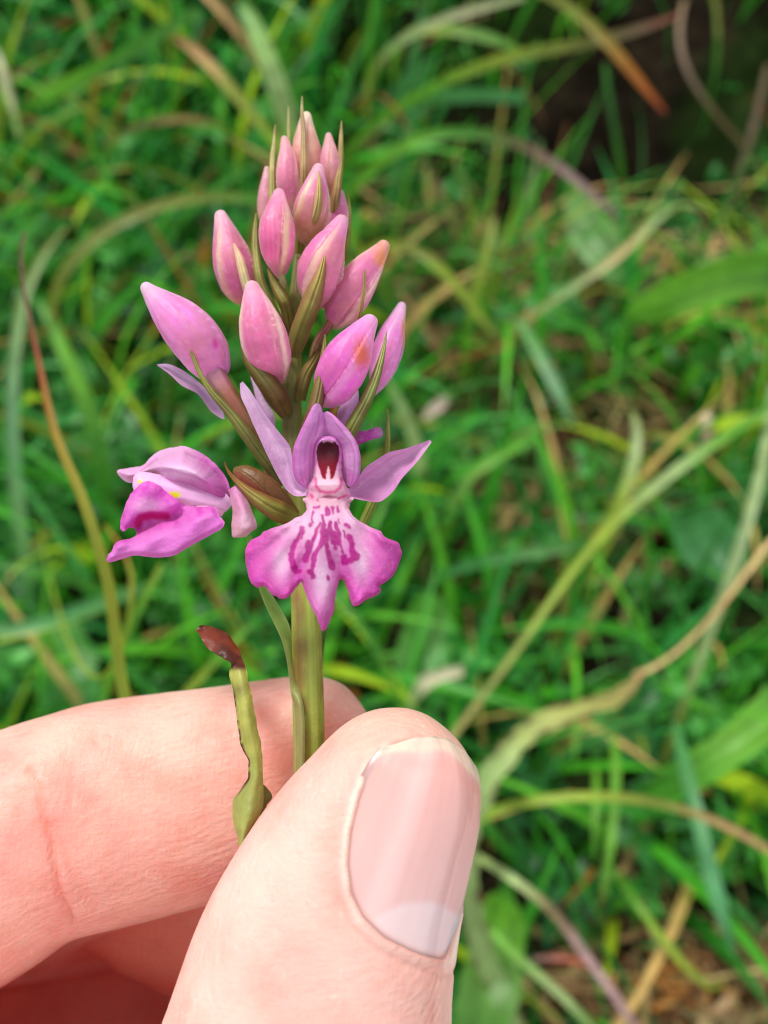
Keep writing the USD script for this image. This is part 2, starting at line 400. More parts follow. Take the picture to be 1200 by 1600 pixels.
# ------------------------------------------------------------------ the meadow behind
G = dict(mid=S(74, 140, 50), bright=S(108, 172, 62), deep=S(46, 104, 42), blue=S(104, 158, 92), olive=S(128, 142, 66), lime=S(150, 178, 70), pale=S(160, 190, 122), tan=S(180, 150, 100), straw=S(198, 180, 120), red=S(150, 62, 40), brown=S(110, 74, 46), grey=S(150, 134, 112), mauve=S(164, 140, 134), orange=S(190, 120, 50), teal=S(84, 152, 86), dun=S(120, 108, 74), cream=S(222, 218, 180))

def vivid(c, k=1.06):
    m = np.asarray(c) @ np.array([.3, .6, .1])
    return np.clip(m + (np.asarray(c) - m) * k, 0.004, 1)
for _k in ('mid', 'bright', 'deep', 'blue', 'lime', 'teal', 'olive'):
    G[_k] = vivid(G[_k])

def ribbon(pts, w, cols, roll=0.0, skip=0.0, fold=0.18, nseg=40, toward=None, nv=5, wav=0.0, seed=0, edge=None):
    """A grass blade along world points, w half widths in metres, cols a list of colours from root to tip."""
    pts = np.asarray(pts, float)
    s = np.r_[0, np.cumsum(np.linalg.norm(np.diff(pts, axis=0), axis=1))]; s /= s[-1]
    t = np.linspace(0, 1, nseg)
    c = (CubicSpline(s, pts) if len(pts) > 2 else PchipInterpolator(s, pts))(t)
    tv = np.clip((t - s[1] * skip) / (1 - s[1] * skip), 0, 1)
    ww = PchipInterpolator(np.linspace(0, 1, len(w)), w)(tv)
    cc = PchipInterpolator(np.linspace(0, 1, len(cols)), np.array(cols))(tv)
    tn = np.gradient(c, axis=0); tn /= np.linalg.norm(tn, axis=1)[:, None]
    tw = (CAM - c) if toward is None else np.tile(toward, (nseg, 1))
    sd = np.cross(tn, tw); sd /= np.linalg.norm(sd, axis=1)[:, None]
    nm = np.cross(sd, tn)
    ang = roll + 0.5 * np.sin(t * 3 + seed)
    ca, sa = np.cos(ang * 0.6)[:, None], np.sin(ang * 0.6)[:, None]
    side, nrm = sd * ca + nm * sa, nm * ca - sd * sa
    v = np.linspace(-1, 1, nv)
    p = c[:, None] + side[:, None] * (v[None, :, None] * ww[:, None, None]) + nrm[:, None] * ((np.abs(v) * 2 * fold)[None, :, None] * ww[:, None, None])
    if wav:
        q = p.reshape(-1, 3)
        p = p + (nrm[:, None] * ((fb(q, 300, seed) - .5) * wav).reshape(nseg, nv, 1)) + side[:, None] * ((fb(q, 240, seed + 5) - .5) * wav * 1.2).reshape(nseg, nv, 1) * v[None, :, None]
    col = np.repeat(cc[:, None], nv, 1)
    col = col * (1 + 0.14 * np.cos(v * np.pi * 2))[None, :, None]
    if edge is not None:
        e = (np.abs(v) > .7)[None, :, None] * sst(fb(p.reshape(-1, 3), 250, seed + 2), .42, .6).reshape(nseg, nv, 1)
        col = col * (1 - e) + np.asarray(edge) * e
    return p.reshape(-1, 3), grid_faces(nseg, nv), col.reshape(-1, 3)

def hero(name, label, cat, path, wpx, cols, mat='leaf_blade', root=True, group=None, **kw):
    """A blade one can tell apart: pixels with heights above the ground, from its lower end to its tip."""
    pts = [H(*p) for p in path]
    z = np.mean([proj(p)[2] for p in pts])
    w = [x * (0.5 if 'broad' in label or 'large' in label or 'dark rounded' in label else 0.38) * z / FPX for x in wpx]
    cols = [np.asarray(G[c] if isinstance(c, str) else c) * [1.15, 1.05, 1.15] for c in cols]
    if root:                                  # the lower end goes on down into the ground
        a = pts[0]; d = pts[0] - pts[1]; d /= np.linalg.norm(d)
        g = float(ground_z(np.array([a[0]]), np.array([a[1]]))[0])
        drop = max(a[2] - g, 0.004)
        ext = a + d * drop * 0.5 - np.array([0, 0, drop + 0.01])
        pts = [ext] + pts
        kw['skip'] = 1.0
        kw['nseg'] = kw.get('nseg', 40) + 20
    v, f, c = ribbon(pts, w, cols, **kw)
    return top(name, v, f, mat, c, label, cat, group)

B = 'strand'
hero('long_grass_strand', 'slender upright blade, yellow green below, red in the middle, withered brown thread tip, left edge', B,
     [(196, 1100, .285), (180, 1000, .292), (170, 920, .298), (150, 845, .303), (125, 770, .306), (90, 690, .309), (65, 590, .312), (46, 500, .314), (33, 420, .316), (38, 362, .316)], [24, 24, 23, 22, 20, 18, 15, 10, 9, 8, 7], ['lime', 'lime', S(140, 158, 50), S(140, 158, 50), S(150, 156, 50), S(158, 146, 52), S(166, 124, 50), S(156, 72, 46), S(112, 86, 60), S(110, 86, 66), S(120, 98, 78)], seed=1, roll=-.2, nseg=80)
hero('long_grass_strand', 'short yellow-tipped blade curling beside the side-facing pink flower', B, [(182, 1030, .235), (200, 970, .245), (206, 905, .25), (190, 852, .252), (162, 820, .254)], [9, 10, 10, 8, 3], ['lime', 'lime', S(170, 170, 60), 'orange'], seed=2)
hero('long_grass_strand', 'bright green stalk leaning right below the side-facing pink flower', B, [(190, 1010, .22), (220, 945, .23), (252, 882, .235)], [16, 14, 10], ['bright', 'bright', 'lime'], seed=3)
hero('long_grass_strand', 'olive blade arching over from the flower spike towards the left', B, [(95, 520, .07), (85, 465, .11), (112, 410, .13), (170, 358, .14), (250, 322, .14), (330, 308, .135), (410, 314, .125)], [10, 15, 19, 21, 20, 20, 16], ['olive', 'olive', S(136, 150, 76), 'olive', 'mid'], seed=4, roll=.4)
hero('long_grass_strand', 'tall pale bluish blade rising at the far left, bent right at its top', B, [(48, 980, .06), (40, 880, .09), (25, 760, .11), (20, 620, .13), (28, 520, .14), (52, 430, .145), (104, 355, .145)], [20, 26, 26, 24, 22, 18, 5], ['teal', 'blue', S(110, 162, 110), S(120, 160, 90), 'olive'], seed=5)
hero('long_grass_strand', 'wide soft green blade curving behind the brown-tipped blade', B, [(165, 800, .06), (155, 690, .1), (120, 590, .12), (60, 470, .13)], [26, 36, 30, 10], ['mid', 'mid', 'bright', 'mid'], seed=6)
hero('long_grass_strand', 'bluish green blade lying level at the left edge under the flowers', B, [(240, 915, .10), (170, 938, .13), (90, 966, .14), (-20, 988, .14)], [18, 24, 28, 22], ['mid', 'blue', 'teal', 'blue'], seed=7)
hero('long_grass_strand', 'yellow green blade just beneath the level bluish one at the left edge', B, [(170, 945, .09), (90, 975, .115), (-5, 1002, .115)], [10, 15, 8], ['bright', 'lime', 'lime'], seed=8)
hero('long_grass_strand', 'dark green blade lying level at left, above the bluish one', B, [(170, 925, .07), (70, 896, .09), (-20, 880, .09)], [18, 22, 16], ['mid', 'mid', 'deep'], seed=9)
hero('long_grass_strand', 'green blade slanting up to the right in the top left corner', B, [(40, 170, .08), (110, 130, .11), (200, 82, .13), (310, 15, .13)], [20, 28, 26, 14], ['mid', 'bright', 'mid', 'mid'], seed=10)
hero('straw', 'tan stem slanting down to the flower spike tip from upper left', 'straw', [(435, 225, .13), (380, 160, .14), (330, 102, .14), (268, 56, .13)], [16, 21, 21, 10], ['lime', 'olive', 'tan', 'brown'], seed=11, mat='dry_leaf', root=True)
hero('straw', 'tan stem at the top edge, left of the wide pale blade', 'straw', [(412, 110, .10), (372, 48, .125), (320, -10, .13)], [18, 18, 14], ['olive', 'tan', 'tan'], seed=12, mat='dry_leaf')
hero('long_grass_strand', 'wide pale green blade leaning left above the flower spike', B, [(455, 215, .10), (432, 130, .14), (405, 60, .15), (375, 5, .15)], [34, 40, 36, 16], ['bright', 'pale', S(150, 196, 110), 'mid'], seed=13)
hero('long_grass_strand', 'short whitish blade stub at the left edge near the top', B, [(22, 180, .08), (8, 130, .1), (-12, 70, .1)], [10, 16, 10], ['pale', 'cream', 'pale'], seed=14)
hero('straw', 'thin olive brown stem arching level left of the spike tip', 'straw', [(170, 225, .07), (230, 192, .09), (290, 186, .09), (350, 200, .08)], [10, 14, 14, 6], ['olive', 'dun', 'tan', 'olive'], seed=15, mat='dry_leaf')
hero('long_grass_strand', 'green blade with a reddish brown tip crossing the top right', B, [(600, 185, .08), (650, 152, .10), (720, 116, .12), (800, 88, .13), (900, 70, .13), (990, 48, .13), (1060, 22, .12)], [16, 20, 20, 20, 19, 16, 4], ['bright', 'bright', 'lime', 'olive', 'dun', 'red'], seed=16, roll=.2)
hero('long_grass_strand', 'olive blade drooping from the top edge to a red tip over the dark hollow', B, [(840, -15, .13), (910, 26, .14), (965, 84, .14), (1008, 138, .13), (1040, 176, .12)], [16, 21, 21, 17, 6], ['olive', 'olive', S(150, 140, 60), 'orange', 'red'], root=False, seed=17)
hero('long_grass_strand', 'long pale grey green blade curving to the top edge right of the spike', B, [(585, 110, .09), (610, 78, .11), (670, 40, .13), (745, 14, .14), (820, -5, .14)], [12, 16, 16, 15, 10], ['olive', 'pale', S(170, 180, 130), 'pale'], seed=18)
hero('long_grass_strand', 'short light green blade bending right under the pale grey one', B, [(630, 62, .09), (690, 45, .12), (750, 55, .125), (815, 80, .12)], [16, 20, 20, 8], ['bright', 'lime', S(130, 180, 90), 'bright'], seed=19)
hero('long_grass_strand', 'arching blade turning mauve grey towards its tip over the dark hollow', B, [(540, 310, .08), (590, 258, .11), (650, 220, .13), (720, 207, .135), (790, 218, .135), (850, 245, .13), (910, 290, .125), (966, 338, .115)], [20, 22, 22, 21, 19, 17, 15, 9], ['bright', 'bright', 'bright', 'mid', 'dun', 'mauve', 'mauve'], seed=20, roll=.3)
hero('long_grass_strand', 'blunt blue green blade lying level at the hollow rim', B, [(640, 160, .08), (730, 148, .10), (822, 153, .10)], [20, 28, 22], ['mid', 'teal', 'teal'], seed=21)
hero('straw', 'thin tan stem standing below the arching mauve-tipped blade', 'straw', [(725, 400, .02), (702, 335, .05), (675, 270, .07)], [10, 12, 8], ['tan', 'tan', 'dun'], seed=22, mat='dry_leaf')
hero('straw', 'tan stem slanting right beside the upper right buds', 'straw', [(715, 590, .03), (670, 520, .06), (625, 455, .08)], [10, 13, 9], ['tan', 'tan', 'tan'], seed=23, mat='dry_leaf')
hero('long_grass_strand', 'pale straw green blade slanting up right across the middle', B, [(830, 496, .09), (890, 452, .11), (950, 412, .12), (1010, 360, .12), (1060, 320, .11)], [10, 16, 17, 15, 8], ['straw', 'pale', 'straw', 'pale', 'olive'], seed=24)
hero('long_grass_strand', 'yellow green upright blade right of the buds', B, [(725, 600, .04), (732, 520, .08), (752, 430, .11), (772, 338, .12)], [14, 19, 18, 7], ['lime', 'bright', 'lime', 'olive'], seed=25)
hero('long_grass_strand', 'yellow green blade bending over and down right of the spike', B, [(560, 420, .08), (610, 382, .12), (665, 400, .13), (715, 448, .125), (775, 525, .11)], [14, 18, 18, 18, 10], ['lime', 'lime', 'olive', 'lime', 'olive'], seed=26)
hero('long_grass_strand', 'broad bright green blade entering from the right edge', B, [(985, 500, .09), (1060, 458, .13), (1130, 434, .14), (1230, 422, .14)], [20, 52, 66, 64], ['mid', 'bright', 'bright', 'mid'], seed=27, nv=9)
hero('long_grass_strand', 'short bluish blade hanging towards lower right in the middle', B, [(810, 500, .11), (842, 550, .12), (868, 600, .12), (895, 668, .11)], [10, 23, 24, 5], ['blue', 'blue', S(120, 170, 120), 'teal'], root=False, seed=28)
hero('long_grass_strand', 'pale green blade curving down right of the open flower', B, [(655, 760, .05), (648, 690, .1), (630, 640, .12), (598, 580, .13)], [20, 26, 24, 10], ['mid', 'pale', 'pale', 'mid'], seed=29)
hero('long_grass_strand', 'light green blade arching right above the small brown hollow', B, [(695, 850, .05), (708, 792, .09), (740, 742, .11), (790, 708, .115), (850, 684, .11)], [16, 20, 21, 18, 6], ['bright', 'bright', S(120, 170, 80), 'bright', 'mid'], seed=30)
hero('long_grass_strand', 'long yellow green stalk rising from the thumb tip to the right edge', 'strand', [(680, 1190, .13), (715, 1140, .14), (790, 1040, .145), (868, 930, .15), (955, 822, .15), (1010, 772, .15), (1100, 704, .15), (1230, 622, .145)], [12, 14, 15, 16, 20, 24, 20, 16], ['straw', 'olive', 'lime', 'lime', 'pale', 'bright', 'blue'], seed=31)
hero('long_grass_strand', 'yellow green blade forking upward from the long stalk', B, [(930, 850, .11), (965, 790, .13), (990, 720, .14), (985, 640, .14)], [14, 22, 20, 8], ['lime', 'lime', 'pale', 'olive'], seed=32)
hero('long_grass_strand', 'teal blade lying level right of the lip', B, [(690, 900, .08), (760, 876, .105), (840, 862, .11), (925, 848, .10)], [14, 22, 22, 6], ['teal', 'teal', 'blue', 'teal'], seed=33)
hero('long_grass_strand', 'long pale blade leaning left from the right edge', B, [(1060, 1125, .08), (1100, 1010, .11), (1140, 900, .13), (1182, 760, .14), (1205, 600, .14)], [16, 20, 22, 20, 14], ['olive', 'pale', S(150, 180, 120), 'pale', 'blue'], seed=34)
hero('straw', 'straw coloured bent stem joining the withering leaf from the right', 'straw', [(990, 1055, .155), (1040, 1030, .158), (1085, 992, .16), (1140, 928, .16), (1220, 830, .16)], [11, 9, 10, 12, 12], ['straw', 'straw', 'tan', 'straw', 'straw'], mat='dry_leaf', root=False, seed=35)
hero('withering_weed', 'pale green dying leaf with brown ragged edges beside the thumbnail', 'weed', [(735, 1290, .15), (760, 1225, .157), (800, 1172, .16), (860, 1124, .162), (920, 1104, .162), (970, 1086, .16), (1002, 1048, .158)], [50, 50, 46, 44, 40, 34, 12], [S(150, 180, 112), S(150, 184, 110), S(164, 186, 104), S(176, 188, 100), S(150, 150, 80), 'tan'], seed=36, nv=11, nseg=70, edge=S(96, 62, 40), wav=.003)
hero('long_grass_strand', 'thin arching blade with a straw tip low at the right edge', B, [(735, 1290, .13), (790, 1262, .14), (850, 1250, .145), (940, 1245, .148), (1040, 1258, .146), (1120, 1285, .142), (1215, 1338, .135)], [16, 19, 20, 19, 17, 16, 14], ['bright', 'lime', 'lime', 'olive', 'tan', 'tan'], seed=37)
hero('long_grass_strand', 'blue green blade pointing down at the lower right', B, [(1055, 1130, .10), (1082, 1250, .12), (1112, 1370, .12), (1148, 1492, .10)], [14, 28, 30, 5], ['teal', 'teal', S(96, 170, 110), 'teal'], root=False, seed=38)
hero('long_grass_strand', 'green blade pointing down to a brown tip right of the thumbnail', B, [(955, 1150, .10), (960, 1250, .115), (950, 1350, .115), (936, 1425, .10)], [10, 20, 18, 4], ['bright', 'bright', 'bright', 'brown'], root=False, seed=39)
hero('long_grass_strand', 'short green blade left of the brown-tipped downward one', B, [(930, 1200, .09), (932, 1280, .105), (928, 1350, .10)], [8, 17, 5], ['bright', 'bright', 'mid'], root=False, seed=40)
hero('straw', 'mauve grey stem running down right from the thumb to the bottom edge', 'straw', [(740, 1335, .12), (800, 1372, .13), (860, 1420, .13), (910, 1485, .125), (960, 1555, .12), (1000, 1625, .11)], [16, 17, 18, 18, 17, 15], ['olive', 'pale', 'dun', 'mauve', 'mauve', 'grey'], seed=41, mat='dry_leaf')
hero('long_grass_strand', 'green stalk with a joint, running to the bottom edge beside the thumb', B, [(728, 1400, .11), (790, 1478, .12), (842, 1525, .12), (930, 1620, .11)], [13, 16, 17, 13], ['bright', 'bright', 'pale', 'bright'], seed=42)
hero('weed', 'broad smooth green leaf low beside the thumb', 'weed', [(790, 1400, .07), (775, 1470, .09), (760, 1540, .095), (748, 1640, .09)], [20, 76, 92, 60], ['mid', 'bright', S(96, 150, 60), 'mid'], seed=43, nv=11, wav=.004)
hero('long_grass_strand', 'green blade bending to the bare soil at the lower right', B, [(960, 1360, .06), (1000, 1420, .09), (1045, 1480, .09), (1130, 1530, .07)], [10, 16, 15, 4], ['bright', 'bright', 'lime', 'olive'], seed=44)
hero('pale_weed', 'cream pale narrow leaf lying behind the thumb tip', 'weed', [(645, 1090, .09), (670, 1062, .10), (722, 1046, .10)], [18, 30, 20], ['pale', 'cream', 'cream'], seed=45, nv=7, wav=.003)
hero('long_grass_strand', 'green blade curving down between the lip and the forefinger tip', B, [(630, 1100, .10), (600, 1040, .13), (570, 985, .14), (525, 940, .14)], [14, 17, 17, 10], ['bright', 'bright', 'mid', 'mid'], seed=46)
hero('long_grass_strand', 'yellow green blade slanting up behind the curled brown leaf tip', B, [(275, 1100, .18), (320, 1050, .19), (355, 1012, .195), (392, 975, .195)], [15, 17, 16, 8], ['lime', 'lime', 'bright', 'bright'], seed=47)
hero('weed', 'soft pale green triangular leaf below the dark hollow', 'weed', [(900, 300, .03), (915, 350, .05), (940, 390, .055), (985, 440, .05)], [30, 60, 84, 40], ['mid', S(110, 160, 90), S(120, 170, 100), 'mid'], seed=48, nv=9, wav=.003, mat='leaf_blade')
hero('weed', 'hairy broad green leaf reaching in low at the right edge', 'weed', [(1000, 1250, .07), (1070, 1212, .10), (1140, 1170, .11), (1230, 1090, .11)], [20, 44, 56, 70], ['mid', 'mid', 'bright', 'mid'], seed=49, nv=9, wav=.002)
hero('weed', 'dark rounded green leaf near the right edge beside the long pale blade', 'weed', [(1075, 800, .05), (1100, 840, .07), (1125, 880, .075), (1150, 930, .07)], [20, 84, 90, 20], ['deep', S(56, 120, 62), S(56, 120, 62), 'deep'], seed=50, nv=9, wav=.003)
hero('weed', 'large soft green leaf right of the stem below the lip', 'weed', [(640, 1110, .05), (660, 1040, .07), (668, 985, .07), (660, 930, .06)], [40, 84, 70, 14], ['mid', S(90, 156, 70), 'mid', 'mid'], seed=51, nv=9, wav=.003)
hero('weed', 'large toothed green leaf just above the forefinger at far left', 'weed', [(90, 1130, .06), (110, 1080, .08), (100, 1030, .08), (60, 980, .07)], [60, 90, 84, 20], ['mid', S(70, 150, 60), 'mid', 'mid'], seed=52, nv=9, wav=.006)
hero('fallen_petal', 'small pale fallen petal right of the buds', 'petal', [(662, 655, .10), (678, 638, .105), (700, 625, .10)], [10, 24, 12], ['cream', S(220, 200, 184), 'cream'], seed=53, root=False)
hero('straw', 'short pinkish stub standing near the right edge', 'straw', [(1105, 700, .06), (1104, 670, .08), (1104, 645, .085)], [18, 22, 18], ['mauve', S(190, 160, 140), 'cream'], seed=54, mat='dry_leaf')
hero('straw', 'grey dead stalk standing in the dark hollow at the right edge', 'straw', [(1160, 260, .02), (1185, 170, .06), (1200, 100, .08)], [16, 14, 10], ['grey', 'grey', 'dun'], seed=55, mat='dry_leaf')
hero('straw', 'thin grey dead stalk crossing the dark hollow diagonally', 'straw', [(1180, 250, .03), (1130, 190, .05), (1080, 120, .07), (1070, 0, .08)], [8, 9, 10, 10], ['dun', 'dun', 'grey', 'dun'], seed=56, mat='dry_leaf')
hero('long_grass_strand', 'dim green blade standing in the dark hollow', B, [(975, 330, .01), (968, 250, .04), (955, 170, .06), (945, 100, .07)], [10, 12, 12, 6], ['mid', 'mid', 'deep', 'mid'], seed=57)
hero('long_grass_strand', 'pale bluish stalk standing in the left of the dark hollow', B, [(815, 360, .01), (830, 290, .04), (845, 220, .06)], [14, 14, 8], ['blue', 'pale', 'blue'], seed=58)
hero('root', 'pale bare root curving over the soil in the bottom right corner', 'root', [(1080, 1625, .025), (1120, 1580, .035), (1160, 1535, .035), (1180, 1500, .03)], [12, 16, 13, 7], ['straw', S(190, 170, 130), 'tan', 'brown'], seed=59, mat='dry_leaf', root=False)
hero('root', 'twisted tan root at the bottom edge near the corner', 'root', [(1130, 1620, .03), (1175, 1590, .035), (1215, 1580, .035)], [13, 16, 12], ['tan', 'straw', 'tan'], seed=60, mat='dry_leaf', root=False)
hero('straw', 'reddish twig lying on the soil right of the thumb base', 'straw', [(830, 1500, .04), (880, 1498, .05), (930, 1512, .05)], [10, 12, 8], ['mauve', S(170, 110, 90), 'red'], seed=61, mat='dry_leaf', root=False)

def tuft(cx, cy, n, r, seed, cols, hgt):
    g = np.random.default_rng(seed)
    vs, fs, cs, k = [], [], [], 0
    for _ in range(n):
        c = H(cx + g.normal() * r, cy + g.normal() * r * .5, hgt + g.uniform(-.004, .006))
        d = g.normal(size=3); d /= np.linalg.norm(d)
        e = np.cross(d, g.normal(size=3)); e /= np.linalg.norm(e)
        L = g.uniform(.006, .014)
        t = np.linspace(0, 2.6 * g.uniform(.3, 1), 9)
        pts = c + (np.cos(t)[:, None] * d + np.sin(t)[:, None] * e) * L * .55
        v, f, col = ribbon(pts, [.0004, .0008, .0005], [cols[g.integers(len(cols))]] * 2, nseg=9, nv=3, toward=g.normal(size=3))
        vs.append(v); fs.append(f + k); cs.append(col); k += len(v)
    return np.vstack(vs), np.concatenate(fs), np.vstack(cs)
v, f, c = tuft(1065, 1535, 130, 34, 5, [S(196, 150, 84), S(180, 120, 60), S(150, 100, 56)], .03)
top('dry_moss', v, f, 'dry_leaf', c, 'orange brown tuft of dry curled moss on the bare soil', 'moss')
v, f, c = tuft(1150, 1500, 120, 40, 6, [S(120, 92, 70), S(150, 120, 90), S(96, 70, 50)], .03)
top('dry_moss', v, f, 'dry_leaf', c, 'grey brown root tangle on the bare soil at the right edge', 'moss')

# ---- the uncountable grass, herbs and litter
def dens(px, py):
    e = lambda x, y, a, b: np.exp(-(((px - x) / a) ** 2 + ((py - y) / b) ** 2))
    return np.clip(1 - 1.1 * e(960, 225, 340, 160) - .85 * e(850, 740, 150, 115) - .85 * e(1090, 370, 150, 75) - 1.15 * e(1100, 1580, 290, 160) - .3 * e(760, 620, 120, 90), 0.03, 1)
def field(n, seed):
    g = np.random.default_rng(seed)
    out = []
    while len(out) < n:
        p = np.array([g.uniform(-.55, .6), g.uniform(-.12, 1.0), 0])
        x, y, z = proj(p + [0, 0, .03])
        if z > .05 and g.random() < dens(x, y) * (1 if -150 < x < 1350 and -150 < y < 1850 else .35):
            p[2] = float(ground_z(np.array([p[0]]), np.array([p[1]]))[0])
            out.append((p, x, y))
    return g, out
def join(items):
    vs, fs, cs, k = [], [], [], 0
    for v, f, c in items:
        vs.append(v); fs.append(f + k); cs.append(c); k += len(v)
    return np.vstack(vs), np.concatenate(fs), np.vstack(cs)
def fast_blade(p, dirn, bend, L, w, c0, c1_, g, nseg=8):
    t = np.linspace(0, 1, nseg)
    h = np.array([math.cos(dirn), math.sin(dirn), 0])
    lean0 = g.uniform(0, .35)
    ang = lean0 + bend * t ** 1.3
    dx, dz = np.sin(ang), np.cos(ang)
    st = L / (nseg - 1)
    X = np.r_[0, np.cumsum((dx[1:] + dx[:-1]) / 2 * st)]; Z = np.r_[0, np.cumsum((dz[1:] + dz[:-1]) / 2 * st)]
    c = p + X[:, None] * h + Z[:, None] * np.array([0, 0, 1.0])
    c = c + np.cross(h, [0, 0, 1])[None] * (g.normal() * .12 * L * t ** 2)[:, None]
    side = np.cross(h, [0, 0, 1.0])
    tw = g.uniform(-.7, .7) + g.uniform(-.6, .6) * t
    nrm = np.stack([-np.cos(ang) * h[0], -np.cos(ang) * h[1], np.sin(ang)], 1)
    sd = side[None] * np.cos(tw)[:, None] + nrm * np.sin(tw)[:, None]
    ww = w * np.clip(np.minimum(.55 + 1.6 * t, 1.0) * (1 - t ** 2.6) + .02, 0.02, 1)
    mid = c - nrm * (ww * .35)[:, None]
    v = np.stack([c - sd * ww[:, None], mid, c + sd * ww[:, None]], 1).reshape(-1, 3)
    col = np.repeat(mixc(c0, c1_, t), 3, 0)
    return v, grid_faces(nseg, 3), col
PAL = [S(58, 132, 42), S(92, 166, 56), S(34, 98, 36), S(70, 140, 74), G['lime'], G['olive'], S(50, 132, 62), S(70, 152, 48), S(46, 118, 40)]
PW = np.array([4, 3, 3, 1.6, 1.2, .9, 1.4, 3, 3]); PW = PW / PW.sum()
g, roots = field(4600, 71)
items = []
for p, x, y in roots:
    L = g.uniform(.06, .17) * (0.62 if y > 1350 else 1)
    b = g.uniform(.4, 2.1)
    c0 = PAL[g.choice(len(PAL), p=PW)]
    c1_ = c0 * g.uniform(.85, 1.2)
    r = g.random()
    if r < .04: c1_ = G['tan']
    elif r < (.04 if x < 560 else .09): c0, c1_ = G['straw'] * .8, G['tan']
    elif r < .10: c1_ = G['red']
    v, f, c = fast_blade(p, g.uniform(0, 2 * np.pi), b, L, g.uniform(.0011, .0033) * (1.5 if g.random() < .15 else 1), vivid(c0, 1.1) * [1.42, 1.34, 1.15] + .009, vivid(c1_, 1.08) * [1.55, 1.46, 1.3] + .01, g)
    if proj(v)[2].min() < .2:
        continue
    items.append((v, f, c))
v, f, c = join(items)
top('grass', v, f, 'leaf_blade', c, 'dense blurred meadow grass growing all over the ground', 'grass', kind='stuff')

g, roots = field(2700, 72)
items = []
def leaflet(c, d, n, L, w, col):
    s = np.cross(d, n)
    t = np.array([0, .3, .65, 1.0]); ww = np.array([.12, .9, .85, .05]) * w
    cc = c + d * (t * L)[:, None] - n * (t ** 2 * L * .25)[:, None]
    v = np.stack([cc - s * ww[:, None] + n * (ww * .3)[:, None], cc, cc + s * ww[:, None] + n * (ww * .3)[:, None]], 1).reshape(-1, 3)
    return v, grid_faces(4, 3), np.tile(col, (12, 1)) * np.tile(np.array([1, .85, 1]), 4)[:, None]
for p, x, y in roots:
    left = (x < 480 and y < 1250) or g.random() < .42
    if not left:
        continue
    hd = g.uniform(0, 2 * np.pi)
    ax = np.array([math.cos(hd), math.sin(hd), g.uniform(.3, 1.4)]); ax /= np.linalg.norm(ax)
    base = p + [0, 0, g.uniform(.0, .05)]
    up = np.array([0, 0, 1.0]); sd = np.cross(ax, up); sd /= np.linalg.norm(sd); nn = np.cross(sd, ax)
    col = [S(34, 112, 40), S(48, 134, 46), S(28, 96, 40), S(62, 146, 54)][g.integers(4)]
    n = g.integers(5, 9)
    big = g.uniform(.7, 1.5)
    for k in range(n):
        q = base + ax * (k + 1) * .0055 * big
        for s_ in (-1, 1):
            d = sd * s_ + ax * g.uniform(.2, .8) + nn * g.uniform(-.3, .3); d /= np.linalg.norm(d)
            nr = nn + .4 * g.normal(size=3); nr -= d * (nr @ d); nr /= np.linalg.norm(nr)
            items.append(leaflet(q, d, nr, g.uniform(.006, .011) * big, g.uniform(.0016, .003) * big, np.clip(col * [1.35, 1.15, 1.15] * g.uniform(.95, 1.5) + .008, 0, 1)))
v, f, c = join(items)
top('meadow_herbs', v, f, 'leaf_blade', c, 'small leafed dark green herbs growing low among the grass', 'herbs', kind='stuff')

g, roots = field(10, 73)
items = []
g = np.random.default_rng(74)
spots = [(850, 740, 150, 100), (1090, 370, 140, 70), (900, 560, 250, 160), (760, 400, 120, 90), (1060, 400, 120, 60), (1080, 1560, 160, 70), (300, 700, 400, 500)]
for k in range(1150):
    sx, sy, a, b = spots[g.choice(7, p=[.26, .18, .2, .1, .06, .12, .08])]
    p = H(sx + g.normal() * a, sy + g.normal() * b, .006 + abs(g.normal()) * .012)
    p[2] += float(ground_z(np.array([p[0]]), np.array([p[1]]))[0])
    hd = g.uniform(0, 2 * np.pi)
    L = g.uniform(.02, .08)
    d = np.array([math.cos(hd), math.sin(hd), g.normal() * .25])
    pts = [p - d * L / 2, p + g.normal(size=3) * .004, p + d * L / 2]
    cl = [G['tan'], G['dun'], G['brown'], S(150, 120, 84), S(120, 92, 64), G['straw'] * .8][g.integers(6)]
    items.append(ribbon(pts, [.0006, g.uniform(.0008, .0018), .0004], [cl, cl * g.uniform(.7, 1.1)], nseg=7, nv=3, toward=np.array([g.normal() * .5, g.normal() * .5, 1.0])))
v, f, c = join(items)
top('dead_grass', v, f, 'dry_leaf', c, 'brown dead grass littering the ground in the gaps', 'dead grass', kind='stuff')

# ------------------------------------------------------------------ the orchid
PINK, ROSE, LILAC, CREAM = S(200, 104, 150), S(170, 56, 104), S(214, 150, 222), S(206, 178, 134)
OLIVE, BROWN, LIME, PURPLE = S(112, 128, 54), S(110, 72, 48), S(140, 158, 84), S(112, 64, 66)
MAGENTA = S(176, 2, 134)
orchid = thing('orchid', 'pink spotted orchid spike with open flowers and buds, held between finger and thumb', 'flower', P(478, 1180, 0))

